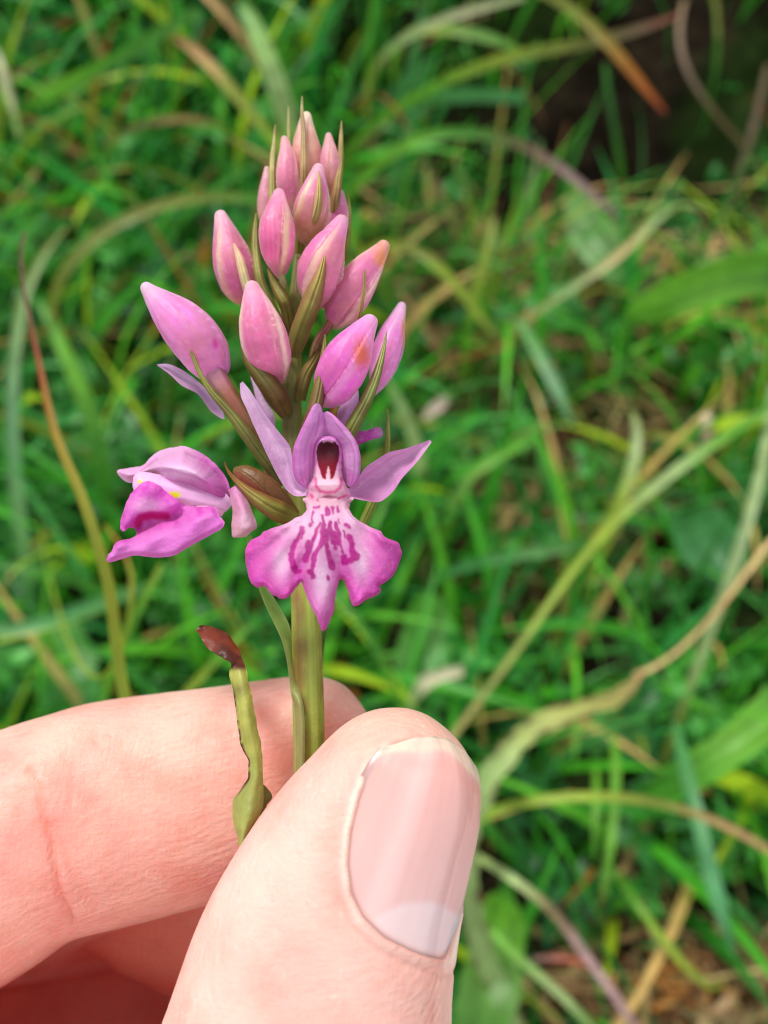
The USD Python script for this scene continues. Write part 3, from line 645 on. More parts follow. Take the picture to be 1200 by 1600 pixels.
# stem: the ridged lower stalk and the thin dark upper axis
def stem_col(u, th, v):
    px, py, _ = proj(v)
    n = fb(v, 700, 2)
    c = mixc(S(136, 146, 62), S(128, 106, 58), sst(n + 0.35 * np.cos(3 * th), 0.4, 1.0))
    up = 1 - sst(py, 640, 900)
    c = mixc(c, S(84, 72, 36), up * 0.75)
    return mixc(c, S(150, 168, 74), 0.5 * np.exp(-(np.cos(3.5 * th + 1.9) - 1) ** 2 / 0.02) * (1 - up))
v, f, c = rod([(474, 1420), (478, 1300), (482, 1180), (480, 1060), (476, 940), (466, 830), (458, 720), (455, 610), (458, 520), (466, 440), (474, 360), (480, 290), (482, 225)],
              [23, 23, 23, 24, 23, 21, 19, 17, 15, 13, 11, 8, 4], [0, 0, 0, 0, 0, -.5, -1, -1.5, -2.5, -3.5, -4.5, -5.5, -6], stem_col, nu=150, nv=72, ribs=7, ribamp=0.07, flat=0.85)
put(orchid, 'stem', v, f, 'stem_skin', c)

# ---- buds. colour by seam position k (0..1 round each sepal) and height u
def budcol(base=OLIVE, mid=ROSE, pale=CREAM, tipc=PINK, basew=0.22, palew=0.8, seed=0, stain=None):
    def f(u, th, k, v):
        n = fb(v, 420, seed)
        n2 = fb(v, 1500, seed + 3)
        vein = meshkit.fbm(np.stack([np.cos(th) * 7, np.sin(th) * 7, u * 2.2 + seed], -1), 3, seed)
        c = mixc(mid, PINK, sst(0.5 * n + 0.5 * vein, 0.3, 0.7) * 0.8)
        c = mixc(c, mid * 0.75, sst(vein, .55, .75) * .35 * (1 - u))
        c = mixc(c, tipc, sst(u, 0.6, 0.97) * 0.8)
        kk = k + 0.16 * (n - .5)
        edge = np.exp(-((kk - 0.90) / 0.10) ** 2) * (0.55 + .9 * (vein - .2)) + 0.25 * np.exp(-((kk - 0.05) / 0.05) ** 2)
        c = mixc(c, pale, np.clip(edge, 0, 1) * palew * (1 - sst(u, 0.62, 0.95)))
        c = mixc(c, mid * 0.7, np.exp(-((k - 0.5) / 0.05) ** 2) * 0.35 * (1 - u))
        c = mixc(c, base, (1 - sst(u, basew * 0.35, basew * 1.7 + 0.01)) * 0.85)
        c = mixc(c, mid * .55, np.exp(-((k - .985) / .022) ** 2) * .6 * (1 - sst(u, .8, 1)))
        c = mixc(c, np.asarray(base) * .9 + .02, sst(fb(v, 300, seed + 11) + .25 * (vein - .5), .48, .72) * .5 * (1 - sst(u, .45, .8)))
        c = mixc(c, S(232, 196, 214), sst(fb(v, 2600, seed + 8), .6, .75) * .15)
        c = mixc(c, S(176, 128, 104), .10 + .25 * sst(fb(v, 260, seed + 21), .4, .7))
        c = c * (0.88 + 0.24 * n2[:, None])
        if stain is not None:
            x, y, _ = proj(v)
            sx, sy, sr, sc = stain
            d = np.hypot((x - sx) / sr[0], (y - sy) / sr[1]) + 0.7 * (fb(v, 900, 9) - 0.5)
            c = mixc(c, sc, (1 - sst(d, 0.1, 1.15)) * 0.9)
        return c
    return f
def bud(name, base, tip, w, depths, colf, mid=None, **kw):
    b, t = np.array(base, float), np.array(tip, float)
    path = [b, np.array(mid, float), t] if mid is not None else [b, (b + t) / 2, t]
    v, f, c = bud_mesh(path, w * .95, depths, colf, **kw)
    return put(orchid, name, v, f, 'bud_skin', c)
Y0 = [0.9, 1]
# top group
bud('bud', c1(525, 560), c1(535, 120), 27, [-6, -5, -6], budcol(S(150, 112, 60), S(214, 150, 140), S(226, 190, 150), S(232, 200, 168), 0.35, 0.6, 1), phase=0.2)
bud('bud', c1(455, 640), c1(408, 245), 19, [-5, -3, -4], budcol(S(190, 140, 90), S(206, 112, 140), CREAM, S(222, 150, 160), 0.15, 0.5, 2), phase=1.1)
bud('bud', c1(665, 560), c1(643, 228), 17, [-6, -4, -5], budcol(S(176, 130, 80), S(206, 116, 146), CREAM, S(224, 150, 166), 0.3, 0.5, 3), phase=2.2)
bud('bud', c1(320, 740), c1(322, 400), 14, [-7, -7, -7], budcol(S(180, 130, 90), S(206, 116, 150), CREAM, S(222, 150, 160), 0.2, 0.5, 4), phase=0.6)
bud('bud', c1(530, 800), c1(592, 395), 30, [-4, 0, -1.5], budcol(S(140, 118, 60), S(200, 100, 150), S(216, 190, 140), S(220, 150, 180), 0.42, 0.95, 5), mid=c1(560, 590), phase=-0.55, lobes=3)
bud('bud', c1(395, 985), c1(388, 525), 29, [-3, 2, 0], budcol(S(200, 150, 110), S(196, 74, 130), CREAM, S(218, 126, 166), 0.06, 0.9, 6), mid=c1(378, 760), phase=2.6)
bud('bud', c1(215, 1120), c1(72, 635), 33, [-4, -2, -3], budcol(S(196, 130, 110), S(186, 88, 138), CREAM, S(224, 158, 180), 0.12, 0.7, 7), mid=c1(140, 880), phase=1.5)
bud('bud', c1(690, 800), c1(705, 522), 17, [-6, -5, -5], budcol(OLIVE, S(186, 78, 138), CREAM, S(210, 120, 176), 0.1, 0.5, 8), phase=1)
bud('bud', c1(585, 1130), c1(712, 665), 36, [-3, 2, 0], budcol(S(190, 130, 110), S(198, 84, 150), S(224, 190, 160), S(222, 140, 184), 0.1, 0.8, 9), mid=c1(622, 890), phase=-0.2)
bud('bud', c1(668, 1235), c1(940, 796), 33, [-3, 0, -2], budcol(S(180, 110, 100), S(198, 88, 150), S(228, 196, 170), S(226, 140, 120), 0.08, 0.75, 10, stain=(596, 400, (16, 24), S(204, 120, 66))), mid=c1(770, 1050), phase=0.9)
bud('bud', c1(395, 1525), c1(240, 1005), 37, [-2, 3.5, 2], budcol(S(196, 90, 120), S(202, 84, 146), S(232, 206, 180), S(228, 150, 178), 0.05, 0.9, 11), mid=c1(298, 1250), phase=2.9, flat=0.85)
bud('bud', c1(620, 1640), c1(885, 1185), 40, [0, 4, 3], budcol(S(190, 70, 170), S(206, 78, 184), S(224, 150, 204), S(226, 140, 200), 0.05, 0.6, 12, stain=(c1(820, 1370)[0], c1(820, 1370)[1], (18, 34), S(186, 82, 44))), mid=c1(745, 1400), phase=0.4, flat=0.9)
bud('bud', c1(880, 1590), c1(1030, 1112), 24, [-3, -1, -3], budcol(S(200, 100, 190), S(208, 112, 200), S(226, 170, 214), S(222, 160, 212), 0.05, 0.6, 13, stain=(c1(1010, 1260)[0] + 8, c1(1010, 1260)[1], (6, 40), S(190, 110, 80))), mid=c1(960, 1330), phase=1.7)
# the big half-open bud on the left, on its brown stalk
tb = bud('bud', c3(665, 560), c3(288, 80), 42, [0, 2.5, 1.5], budcol(S(206, 110, 190), S(206, 110, 200), S(216, 140, 208), S(228, 176, 222), 0.12, 0.35, 14, stain=(c3(655, 390)[0], c3(655, 390)[1], (6, 13), S(190, 50, 150))), mid=c3(500, 320), phase=-0.75, saw=0.13,
         prof=PchipInterpolator([0, .05, .14, .26, .40, .55, .70, .82, .92, .98, 1], [.40, .62, .80, .97, 1.0, .93, .72, .50, .31, .2, .03]))
def ovary_col(u, th, v):
    return mixc(mixc(S(108, 84, 44), S(140, 84, 72), sst(np.cos(2 * th + 5 * u), -0.4, 0.9)), S(206, 140, 170), sst(u, 0.72, 1.0) * 0.85)
v, f, c = rod([c3(960, 1060), c3(860, 880), c3(770, 730), c3(690, 610), c3(640, 520)], [9, 15, 16, 15, 17], [-1, 0, 1, 1.5, 1.5], ovary_col, nu=70, nv=40, ribs=6, ribamp=0.07)
put(tb, 'ovary', v, f, 'stem_skin', c)
def petcol(base, tip, edge, seed=0, vein=None, veinamt=0.25, nveins=5):
    def f(u, v, p):
        c = mixc(base, tip, u)
        c = mixc(c, edge, sst(np.abs(v), 0.55, 1.0) * 0.6)
        n = fb(p, 350, seed)
        c = mixc(c, S(236, 214, 238), sst(n, 0.5, 0.85) * 0.4)
        c = mixc(c, edge * .75, sst(meshkit.fbm(np.stack([v * 7, u * 1.4 + seed, 0 * u], -1), 3, seed), .52, .72) * .35)
        c = mixc(c, S(244, 228, 244), sst(fb(p, 2400, seed + 4), .6, .76) * .15)
        if vein is not None:
            c = mixc(c, vein, np.exp(-((np.abs(np.sin(v * np.pi * nveins / 2))) / 0.22) ** 2) * veinamt * (1 - 0.5 * u))
        return c
    return f
v, f, c = sheet([(*c3(690, 715), *c3(705, 785), .5, .2, .3), (*c3(600, 620), *c3(640, 750), .2, -.5, .4), (*c3(530, 560), *c3(560, 650), 0, -1, 0), (*c3(470, 520), *c3(480, 608), 0, -1, 0), (*c3(400, 495), *c3(412, 545), 0, -.8, 0), (*c3(350, 498), *c3(352, 503), 0, 0, 0)],
                petcol(S(206, 160, 214), S(230, 200, 234), S(222, 180, 226), 3), wob=.5, seed=4)
put(tb, 'sepal', v, f, 'petal', c)

# ---- bracts
def bractcol(base=OLIVE, tip=LIME, edge=BROWN, seed=0, amt=0.7):
    base, tip = np.asarray(base) * [1.15, 1.5, 1.25] + .01, np.asarray(tip) * 1.1
    def f(u, v, p):
        c = mixc(base, tip, sst(u, 0.1, 0.9))
        c = mixc(c, edge, sst(np.abs(v), 0.35, 0.95) * amt)
        n = fb(p, 600, seed)
        return mixc(c, edge, sst(n, 0.5, 0.8) * 0.45) * (0.9 + 0.2 * fb(p, 2500, seed + 1)[:, None])
    return f
def bract(center, hw, depths, colf, cup=1.2, name='bract', nu=60, seed=0, label=None, mat='bract_skin', fold=0.25):
    """center: pixels from base to tip, hw: half widths in pixels."""
    c = np.array(center, float)
    s = np.r_[0, np.cumsum(np.hypot(*np.diff(c, axis=0).T))]; s /= s[-1]
    t = np.linspace(0, 1, 16)
    cc = PchipInterpolator(s, c)(t)
    tn = np.gradient(cc, axis=0); tn /= np.linalg.norm(tn, axis=1)[:, None]
    nn = np.c_[-tn[:, 1], tn[:, 0]]
    w = 0.78 * PchipInterpolator(np.linspace(0, 1, len(hw)), hw)(t)[:, None]
    d = PchipInterpolator(np.linspace(0, 1, len(depths)), depths)(t)
    L, R = cc + nn * w, cc - nn * w
    sag = 0.7 * cup * w[:, 0] / w.max()
    v, f, col = sheet(np.c_[L, R, d - sag, d, d - sag], colf, nu=nu, nv=15, wob=0.25, seed=seed, fold=fold)
    return put(orchid, name, v, f, mat, col, label=label)
PG = S(176, 172, 112)
bract([c1(515, 560), c1(516, 400), c1(514, 220), c1(506, 100), c1(507, 32)], [9, 8, 6, 4.5, 1], [-2, -1.2, -2, -3, -4], bractcol(S(150, 110, 70), S(190, 184, 130), S(190, 140, 120), 1, .5))
bract([c1(445, 400), c1(440, 250), c1(438, 160), c1(436, 84)], [6, 5, 4, 1], [-7, -7, -7, -7], bractcol(S(170, 160, 100), S(196, 196, 140), S(190, 150, 120), 2, .4))
bract([c1(395, 700), c1(355, 560), c1(352, 400), c1(362, 270), c1(367, 182)], [10, 9, 7, 5, 1], [-4, -3.5, -3.5, -4.5, -5], bractcol(S(170, 150, 90), S(190, 190, 130), S(196, 140, 120), 3, .4))
bract([c1(670, 640), c1(690, 500), c1(706, 360), c1(710, 240), c1(712, 160)], [10, 9, 7, 5, 1], [-4, -3, -3.5, -4, -5], bractcol(S(160, 120, 80), S(180, 168, 110), S(170, 110, 90), 4, .5))
bract([c1(725, 900), c1(745, 780), c1(752, 660), c1(742, 535)], [7, 6, 5, 1], [-6, -5, -5, -5], bractcol(S(130, 130, 60), S(170, 170, 90), S(150, 110, 70), 5, .4))
bract([c1(490, 860), c1(500, 780), c1(560, 700), c1(592, 560), c1(596, 425)], [9, 12, 11, 7, 1.5], [-3.5, -1, 1.5, 2.2, 0.8], bractcol(S(132, 116, 56), S(196, 176, 116), S(176, 140, 90), 6, .3), cup=1.5)
bract([c1(480, 760), c1(472, 690), c1(478, 610), c1(490, 560)], [5, 7, 6, 1], [-4, -1.5, -1, -1], bractcol(S(150, 140, 70), S(196, 190, 120), OLIVE, 7, .3))
bract([c1(430, 1290), c1(340, 1130), c1(280, 960), c1(262, 800), c1(268, 640)], [13, 13, 10, 8, 1], [-2, -1, -1, -2, -3], bractcol(S(104, 100, 44), S(160, 160, 92), S(120, 80, 50), 8, .5))
bract([c1(445, 1260), c1(430, 1150), c1(378, 1040), c1(345, 970), c1(330, 930)], [8, 13, 13, 9, 2], [-2, 0, 1, .5, 0], bractcol(S(112, 100, 44), S(140, 132, 66), S(104, 60, 40), 9, .6))
bract([c1(405, 1085), c1(408, 1020), c1(400, 960)], [6, 8, 4], [-1.5, 0, 0], bractcol(S(190, 180, 130), S(210, 196, 150), OLIVE, 10, .2))
bract([c1(250, 1130), c1(215, 1010), c1(180, 880), c1(150, 800)], [8, 10, 9, 1.5], [-1.5, 1.2, 1.2, 0], bractcol(S(186, 170, 120), S(212, 186, 150), S(214, 170, 160), 11, .5), cup=.7)
bract([c1(455, 1395), c1(500, 1250), c1(560, 1090), c1(610, 930), c1(630, 812)], [13, 20, 20, 11, 1.5], [-1, 1.5, 3.5, 4.2, 3.4], bractcol(S(118, 112, 52), S(176, 158, 84), S(148, 96, 76), 12, .75), cup=2.2)
bract([c1(790, 1240), c1(815, 1130), c1(832, 1000), c1(828, 870)], [6, 4, 3, 1], [1, 2.2, 1.8, .6], bractcol(S(150, 110, 80), S(150, 140, 80), S(140, 90, 70), 13, .3), cup=.4)
bract([c1(430, 1700), c1(370, 1590), c1(290, 1480), c1(225, 1390), c1(195, 1290)], [13, 22, 20, 13, 2], [-.5, 2, 3, 3, 2], bractcol(S(120, 88, 50), S(124, 128, 64), S(112, 60, 50), 14, .7), cup=2.2)
bract([c1(560, 1400), c1(600, 1290), c1(645, 1230), c1(655, 1180)], [7, 9, 9, 6], [-2, -1.5, -1, -1], bractcol(S(120, 84, 60), S(196, 120, 120), BROWN, 15, .4), cup=1)
bract([c1(495, 1620), c1(520, 1500), c1(575, 1400), c1(610, 1330)], [12, 14, 11, 2], [-1, 0, 0, 0], bractcol(S(120, 100, 50), S(120, 106, 52), S(100, 62, 40), 16, .6))
bract([(470, 740), (478, 690), (492, 640), (502, 590), (508, 522)], [14, 17, 15, 10, 1.5], [0, 2.5, 4.2, 4.5, 3.5], bractcol(S(116, 66, 52), S(140, 132, 78), S(120, 70, 58), 17, .6), cup=2)
bract([(520, 735), (548, 672), (575, 620), (592, 575), (604, 518)], [12, 15, 13, 8, 1], [0, 2.5, 4, 4, 2.5], bractcol(S(130, 136, 66), S(164, 170, 104), S(122, 90, 60), 18, .45), cup=1.6)
bract([(540, 860), (580, 790), (600, 730), (606, 680), (605, 638)], [6, 9, 10, 6, 1.5], [-2, -1, -.5, -.5, -1], bractcol(S(120, 124, 52), S(156, 164, 84), S(150, 110, 60), 19, .3), cup=1)
bract([c3(1010, 1130), c3(880, 950), c3(740, 760), c3(620, 620), c3(545, 470), c3(522, 380), c3(540, 285)], [9, 13, 13, 9, 6, 4, 1], [0, 2, 3.2, 3.8, 4, 4.2, 4], bractcol(S(104, 96, 44), S(160, 164, 92), S(108, 78, 52), 20, .45), cup=1.2)
bract([c2(270, 560), c2(250, 480), c2(235, 330), c2(205, 180)], [7, 7, 8, 2], [-2, -2, -2, -2], bractcol(S(120, 132, 60), S(140, 160, 80), S(150, 110, 120), 21, .4))

# ---- stem leaves
def leafcol(a, b, e, seed):
    def f(u, v, p):
        c = mixc(a, b, sst(u, .2, .9))
        c = mixc(c, e, np.exp(-(np.abs(v) - 0.97) ** 2 / 0.006))
        c = mixc(c, a * 0.75, np.exp(-((np.abs(np.sin(v * 9))) / 0.25) ** 2) * 0.25)
        return c * (0.9 + 0.2 * fb(p, 900, seed)[:, None])
    return f
v, f, c = sheet([(*c4(722, 1080), *c4(778, 1080), 1.2, 2.2, 2.2), (*c4(722, 800), *c4(785, 800), 1, 2.2, 2.2), (*c4(712, 640), *c4(775, 640), .8, 2.2, 2), (*c4(698, 580), *c4(745, 540), 1.5, 1.6, 1), (*c4(680, 420), *c4(718, 420), 1.8, 1, 0), (*c4(650, 270), *c4(708, 250), 1.8, .5, -1), (*c4(590, 130), *c4(688, 150), 1, -.4, -1.4), (*c4(545, 40), *c4(636, 50), .5, -1, -1.5), (*c2(205, 1100), *c2(262, 1120), 0, -1.2, -1.5), (*c2(150, 860), *c2(175, 850), -1, -1.5, -1.5)],
                leafcol(S(150, 150, 90), S(124, 176, 84), S(176, 196, 130), 31), nu=90)
put(orchid, 'stem_leaf', v, f, 'bract_skin', c)
v, f, c = sheet([(*c4(880, 420), *c4(900, 420), -2, -2, -2), (*c4(870, 300), *c4(906, 300), -2, -2.5, -2), (*c4(870, 180), *c4(930, 170), -2, -3, -2), (*c4(890, 60), *c4(945, 90), -2, -3, -2)],
                leafcol(S(110, 166, 80), S(130, 180, 96), S(170, 196, 130), 32), nu=40)
put(orchid, 'stem_leaf', v, f, 'bract_skin', c)
def curlcol(u, v, p):
    n = fb(p, 700, 41)
    c = mixc(S(150, 160, 84), S(168, 172, 84), sst(u, .1, .55))
    c = mixc(c, S(132, 142, 64), np.exp(-((np.abs(np.sin(v * 7 + 0.4))) / 0.3) ** 2) * 0.3)
    x, y, _ = proj(p)
    dark = (1 - sst(np.abs(v + 1.0), 0.06, 0.2 + 0.3 * n)) * sst(y, 1060, 1090) * (1 - sst(y, 1225, 1255)) * sst(fb(p, 1500, 43), 0.28, 0.5)
    c = mixc(c, S(46, 26, 18), dark)
    c = mixc(c, S(110, 104, 56), np.exp(-(np.hypot(x - 374, y - 1078) / 11) ** 2) * 0.8)
    br = 1 - sst(y + 8 * (n - .5), 1042, 1052)
    brown = mixc(S(116, 50, 32), S(74, 34, 26), sst(n, .4, .7))
    brown = mixc(brown, S(150, 130, 100), 1 - sst(np.hypot(x - 306, y - 978), 3, 9))
    return mixc(c, brown, br)
v, f, c = sheet([(*c4(365, 1530), *c4(420, 1500), 7, 7.5, 7), (*c4(362, 1480), *c4(440, 1440), 6.5, 7.5, 6.5), (*c4(335, 1370), *c4(505, 1330), 5.5, 7.5, 6), (*c4(332, 1262), *c4(524, 1270), 5, 7.2, 5.8), (*c4(376, 1185), *c4(522, 1180), 5.3, 6.8, 5.6), (*c4(440, 1090), *c4(521, 1080), 5.8, 6.5, 5.6), (*c4(436, 1000), *c4(519, 990), 5.7, 6.3, 5.5), (*c4(398, 935), *c4(512, 910), 5.5, 6.3, 5.5), (*c4(368, 790), *c4(488, 790), 5.3, 6.4, 5.2), (*c4(350, 640), *c4(463, 640), 5, 6, 5),
                 (*c4(330, 520), *c4(440, 520), 4.6, 5.4, 4.6), (*c4(316, 440), *c4(415, 400), 4.2, 4.6, 4.0), (*c4(330, 395), *c4(400, 360), 4.6, 3.8, 3.2), (*c4(262, 345), *c4(352, 268), 4.2, 3.9, 2.4), (*c4(190, 300), *c4(304, 200), 3.6, 2.9, 1.6), (*c4(146, 236), *c4(220, 162), 2.8, 2.4, 1.4), (*c4(112, 188), *c4(135, 146), 2.2, 1.6, 1.8), (*c4(98, 182), *c4(118, 150), 2, 1.6, 1.8)],
                curlcol, nu=190, nv=31, wob=.5, ruffle=.9, seed=12)
put(orchid, 'stem_leaf', v, f, 'bract_skin', c, label='withered lower leaf with a curled brown tip')
v, f, c = sheet([(*c4(500, 1420), *c4(570, 1420), 5, 4.5, 4), (*c4(505, 1290), *c4(545, 1280), 5, 4.5, 4), (*c4(512, 1200), *c4(582, 1222), 5, 4.6, 4.2), (*c4(516, 1140), *c4(530, 1145), 5, 5, 5)], leafcol(S(92, 96, 52), S(100, 108, 60), S(90, 90, 60), 33), nu=20)
put(orchid, 'stem_leaf', v, f, 'bract_skin', c)

# ---- front flower
def lip_depth(x, y, dist):
    xc = 500
    t = (y - 780) / 200
    d = 8.5 - 1.2 * ((x - xc) / 110) ** 2 * (1.4 + 0.6 * np.sin(x * .05)) + 1.3 * np.sin(np.clip(t, -.2, 1.1) * 2.2)
    d = d + 0.9 * np.exp(-((x - xc) / 16) ** 2) * sst(y, 790, 860) - 0.5 * np.exp(-((np.abs(x - xc) - 30) / 14) ** 2) * sst(y, 840, 900)
    d = d - 0.9 * (1 - sst(y, 770, 812))
    d = d + 0.28 * np.sin(x * .11 + y * .05) * (1 - sst(dist, 0, 26)) + 0.18 * np.sin(x * .23 - y * .13) * (1 - sst(dist, 0, 14))
    ang = np.arctan2(x - 505, y - 770)
    d = d + 0.16 * np.sin(ang * 24 + .02 * y) * sst(np.hypot(x - 505, y - 790), 40, 110)
    return d - 0.5 * (1 - sst(dist, 0, 7)) ** 2
lip_poly = [c2(*q) for q in [(468, 655), (462, 690), (452, 735), (425, 758), (380, 778), (310, 812), (255, 830), (235, 838), (222, 856), (175, 880), (152, 910), (140, 960), (150, 1020), (165, 1080), (185, 1115), (215, 1127), (245, 1115), (275, 1152), (310, 1175), (345, 1186), (378, 1165), (403, 1128), (428, 1102), (440, 1106), (455, 1150), (480, 1210), (510, 1268), (533, 1335), (546, 1354), (568, 1340), (588, 1295), (608, 1242), (610, 1190), (622, 1135), (636, 1088), (648, 1084), (660, 1105), (680, 1155), (700, 1212), (725, 1222), (768, 1196), (800, 1180), (835, 1166), (850, 1130), (846, 1116), (900, 1080), (938, 1020), (958, 950), (946, 897), (905, 878), (868, 858), (855, 838), (825, 824), (762, 790), (712, 760), (690, 728), (684, 690), (684, 655)]]
LINES = [([(440, 815), (428, 850), (405, 890)], 12), ([(410, 880), (382, 950)], 13), ([(382, 955), (395, 1005), (414, 1042)], 18), ([(405, 1035), (425, 1042)], 16),
         ([(480, 800), (478, 805)], 8), ([(478, 895), (470, 940), (458, 980)], 17), ([(500, 735), (487, 770), (488, 805)], 5), ([(528, 790), (505, 850), (482, 900)], 8),
         ([(547, 800), (546, 870), (525, 925), (505, 965), (495, 1010), (488, 1065)], 14), ([(480, 1045), (492, 1070)], 16),
         ([(552, 850), (575, 930), (590, 990), (597, 1020)], 14), ([(558, 840), (556, 880)], 24), ([(572, 722), (575, 742)], 15), ([(548, 755), (545, 835)], 9),
         ([(583, 795), (592, 860), (605, 895)], 13), ([(618, 795), (630, 850), (633, 895)], 11), ([(605, 850), (625, 890)], 18), ([(578, 1070), (582, 1084)], 12),
         ([(672, 798), (684, 815)], 9), ([(690, 865), (700, 895), (706, 930), (722, 972)], 16), ([(655, 965), (668, 990), (720, 975)], 16), ([(660, 1000), (690, 985)], 14),
         ([(505, 715), (535, 708)], 6), ([(625, 705), (628, 728)], 7), ([(600, 705), (604, 735)], 7), ([(630, 775), (640, 790)], 4), ([(490, 648), (493, 656)], 8), ([(628, 662), (672, 648)], 7), ([(520, 672), (522, 678)], 5)]
def smooth_line(pts):
    p = np.array([c2(*q) for q in pts])
    if len(p) < 3:
        return [tuple(q) for q in p]
    k = np.arange(len(p))
    return [tuple(q) for q in PchipInterpolator(k, p)(np.linspace(0, k[-1], 4 * len(p)))]
LINES += [([(530, 905), (512, 955)], 7), ([(562, 905), (574, 955)], 7), ([(610, 900), (618, 925)], 7), ([(450, 830), (440, 870)], 6), ([(655, 830), (668, 860)], 6), ([(520, 830), (500, 880)], 6), ([(640, 900), (650, 945)], 6)]
LINES = [(smooth_line(pts), w * .3 * 1.05) for pts, w in LINES]
def lip_col(x, y, dist):
    p = np.c_[x, y, 0 * x] / 1000
    r = np.hypot((x - 505) / 1.15, y - 790)
    n = fb(p, 60, 5); n2 = fb(p, 240, 6)
    c = mixc(S(232, 184, 220), S(220, 98, 190), sst(r + 40 * (n - .5), 30, 112))
    c = mixc(c, S(212, 66, 178), (1 - sst(dist, 2, 26)) * sst(r, 60, 120) * 0.8)
    ang = np.arctan2(x - 505, y - 770)
    c = mixc(c, S(198, 84, 204), np.exp(-((np.abs(np.sin(ang * 17 + 2.5 * n))) / 0.2) ** 2) * 0.30 * sst(r, 50, 110))
    c = mixc(c, S(176, 40, 160), sst(fb(np.c_[np.cos(ang) * 9, np.sin(ang) * 9, r * .012], 1.0, 17), .56, .72) * .22 * sst(r, 40, 90))
    c = mixc(c, S(246, 226, 244), sst(fb(p, 520, 19), .6, .75) * .07)
    c = mixc(c, S(240, 228, 246), np.exp(-(((x - 503) / 18) ** 2 + ((y - 905) / 45) ** 2)) * .6)
    c = mixc(c, S(240, 222, 242), np.exp(-(((np.abs(x - 502) - 62) / 14) ** 2 + ((y - 880) / 26) ** 2)) * .6)
    c = mixc(c, S(224, 180, 200), 1 - sst(y, 785, 805))
    n3 = fb(p, 420, 8); n4 = fb(p, 420, 9)
    xx, yy = x + 6 * (n - .5) + 4 * (fb(p, 130, 14) - .5), y + 6 * (fb(p, 90, 12) - .5)
    return mixc(c, MAGENTA * (0.85 + 0.3 * n[:, None]), strokes(xx, yy, LINES, 1.5) * (0.8 + 0.2 * n2))
# column with the dark anther chamber: a rounded body between the petals; it carries the flower's other pieces
def col_depth(x, y, dist):
    d = 5.4 + 2.6 * np.sqrt(np.clip(1 - ((x - 512) / 40) ** 2, 0, 1))
    d = d - 0.5 * np.exp(-(((x - 512) / 14) ** 2 + ((y - 702) / 18) ** 2))         # hollow of the anther
    d = d - 1.2 * np.exp(-(((x - 513) / 11) ** 2 + ((y - 780) / 9) ** 2)) + 0.5 * np.exp(-((y - 758) / 6) ** 2)
    return d - 0.8 * (1 - sst(dist, 0, 6))
DR = S(110, 12, 34)
def col_col(x, y, dist):
    cx, cy = (x - 340) / .3, (y - 580) / .3
    n = fb(np.c_[x, y, 0 * x] / 1000, 150, 7)
    c = mixc(S(206, 128, 196), S(216, 166, 184), sst(cy, 440, 560))
    c = mixc(c, S(206, 120, 170), sst(np.abs(cx - 573), 45, 95) * .6)
    hw = np.interp(cy, [348, 362, 388, 420, 460, 500, 540, 560, 568], [-10, 34, 56, 63, 57, 47, 35, 27, -8])
    dark = 1 - sst(np.abs(cx - 574 + 6 * (n - .5)) - hw, -5, 5)
    c = mixc(c, mixc(S(52, 3, 18), S(126, 16, 40), sst(cy, 410, 545)), dark)
    c = mixc(c, S(214, 166, 184), strokes(cx, cy, [([(577, 500), (577, 515)], 3), ([(577, 515), (577, 540)], 7), ([(576, 540), (576, 575)], 11)], 5))
    c = mixc(c, S(214, 150, 190), strokes(cx, cy, [([(552, 366), (572, 358), (598, 366)], 6)], 6) * .5)
    c = mixc(c, S(196, 70, 130), strokes(cx, cy, [([(510, 560), (513, 600), (535, 625), (572, 632), (612, 628), (640, 605), (644, 562)], 8)], 6) * .85)
    c = mixc(c, S(170, 110, 160), 1 - sst(np.hypot((cx - 578) / 40, (cy - 672) / 24), .7, 1.1))
    c = mixc(c, S(200, 50, 120), strokes(cx, cy, [([(488, 646), (494, 655)], 8), ([(630, 662), (674, 646)], 7), ([(520, 668), (524, 676)], 5), ([(545, 690), (548, 696)], 4)], 5) * .8)
    return c * (0.95 + .1 * n[:, None])
poly = [c2(*q) for q in [(572, 338), (524, 350), (500, 390), (496, 440), (500, 490), (496, 530), (490, 560), (470, 600), (458, 640), (458, 690), (470, 725), (520, 735), (575, 738), (640, 735), (680, 722), (690, 690), (690, 640), (672, 600), (655, 560), (648, 520), (648, 480), (652, 430), (644, 385), (618, 348)]]
v, f, c = outline_sheet(poly, col_depth, col_col, 1.4)
fl = put(orchid, 'flower', v, f, 'column_skin', c, label='open flower facing the viewer with a spotted three-lobed lip')
v, f, c = outline_sheet(lip_poly, lip_depth, lip_col, 1.8)
put(fl, 'lip', v, f, 'petal', c)
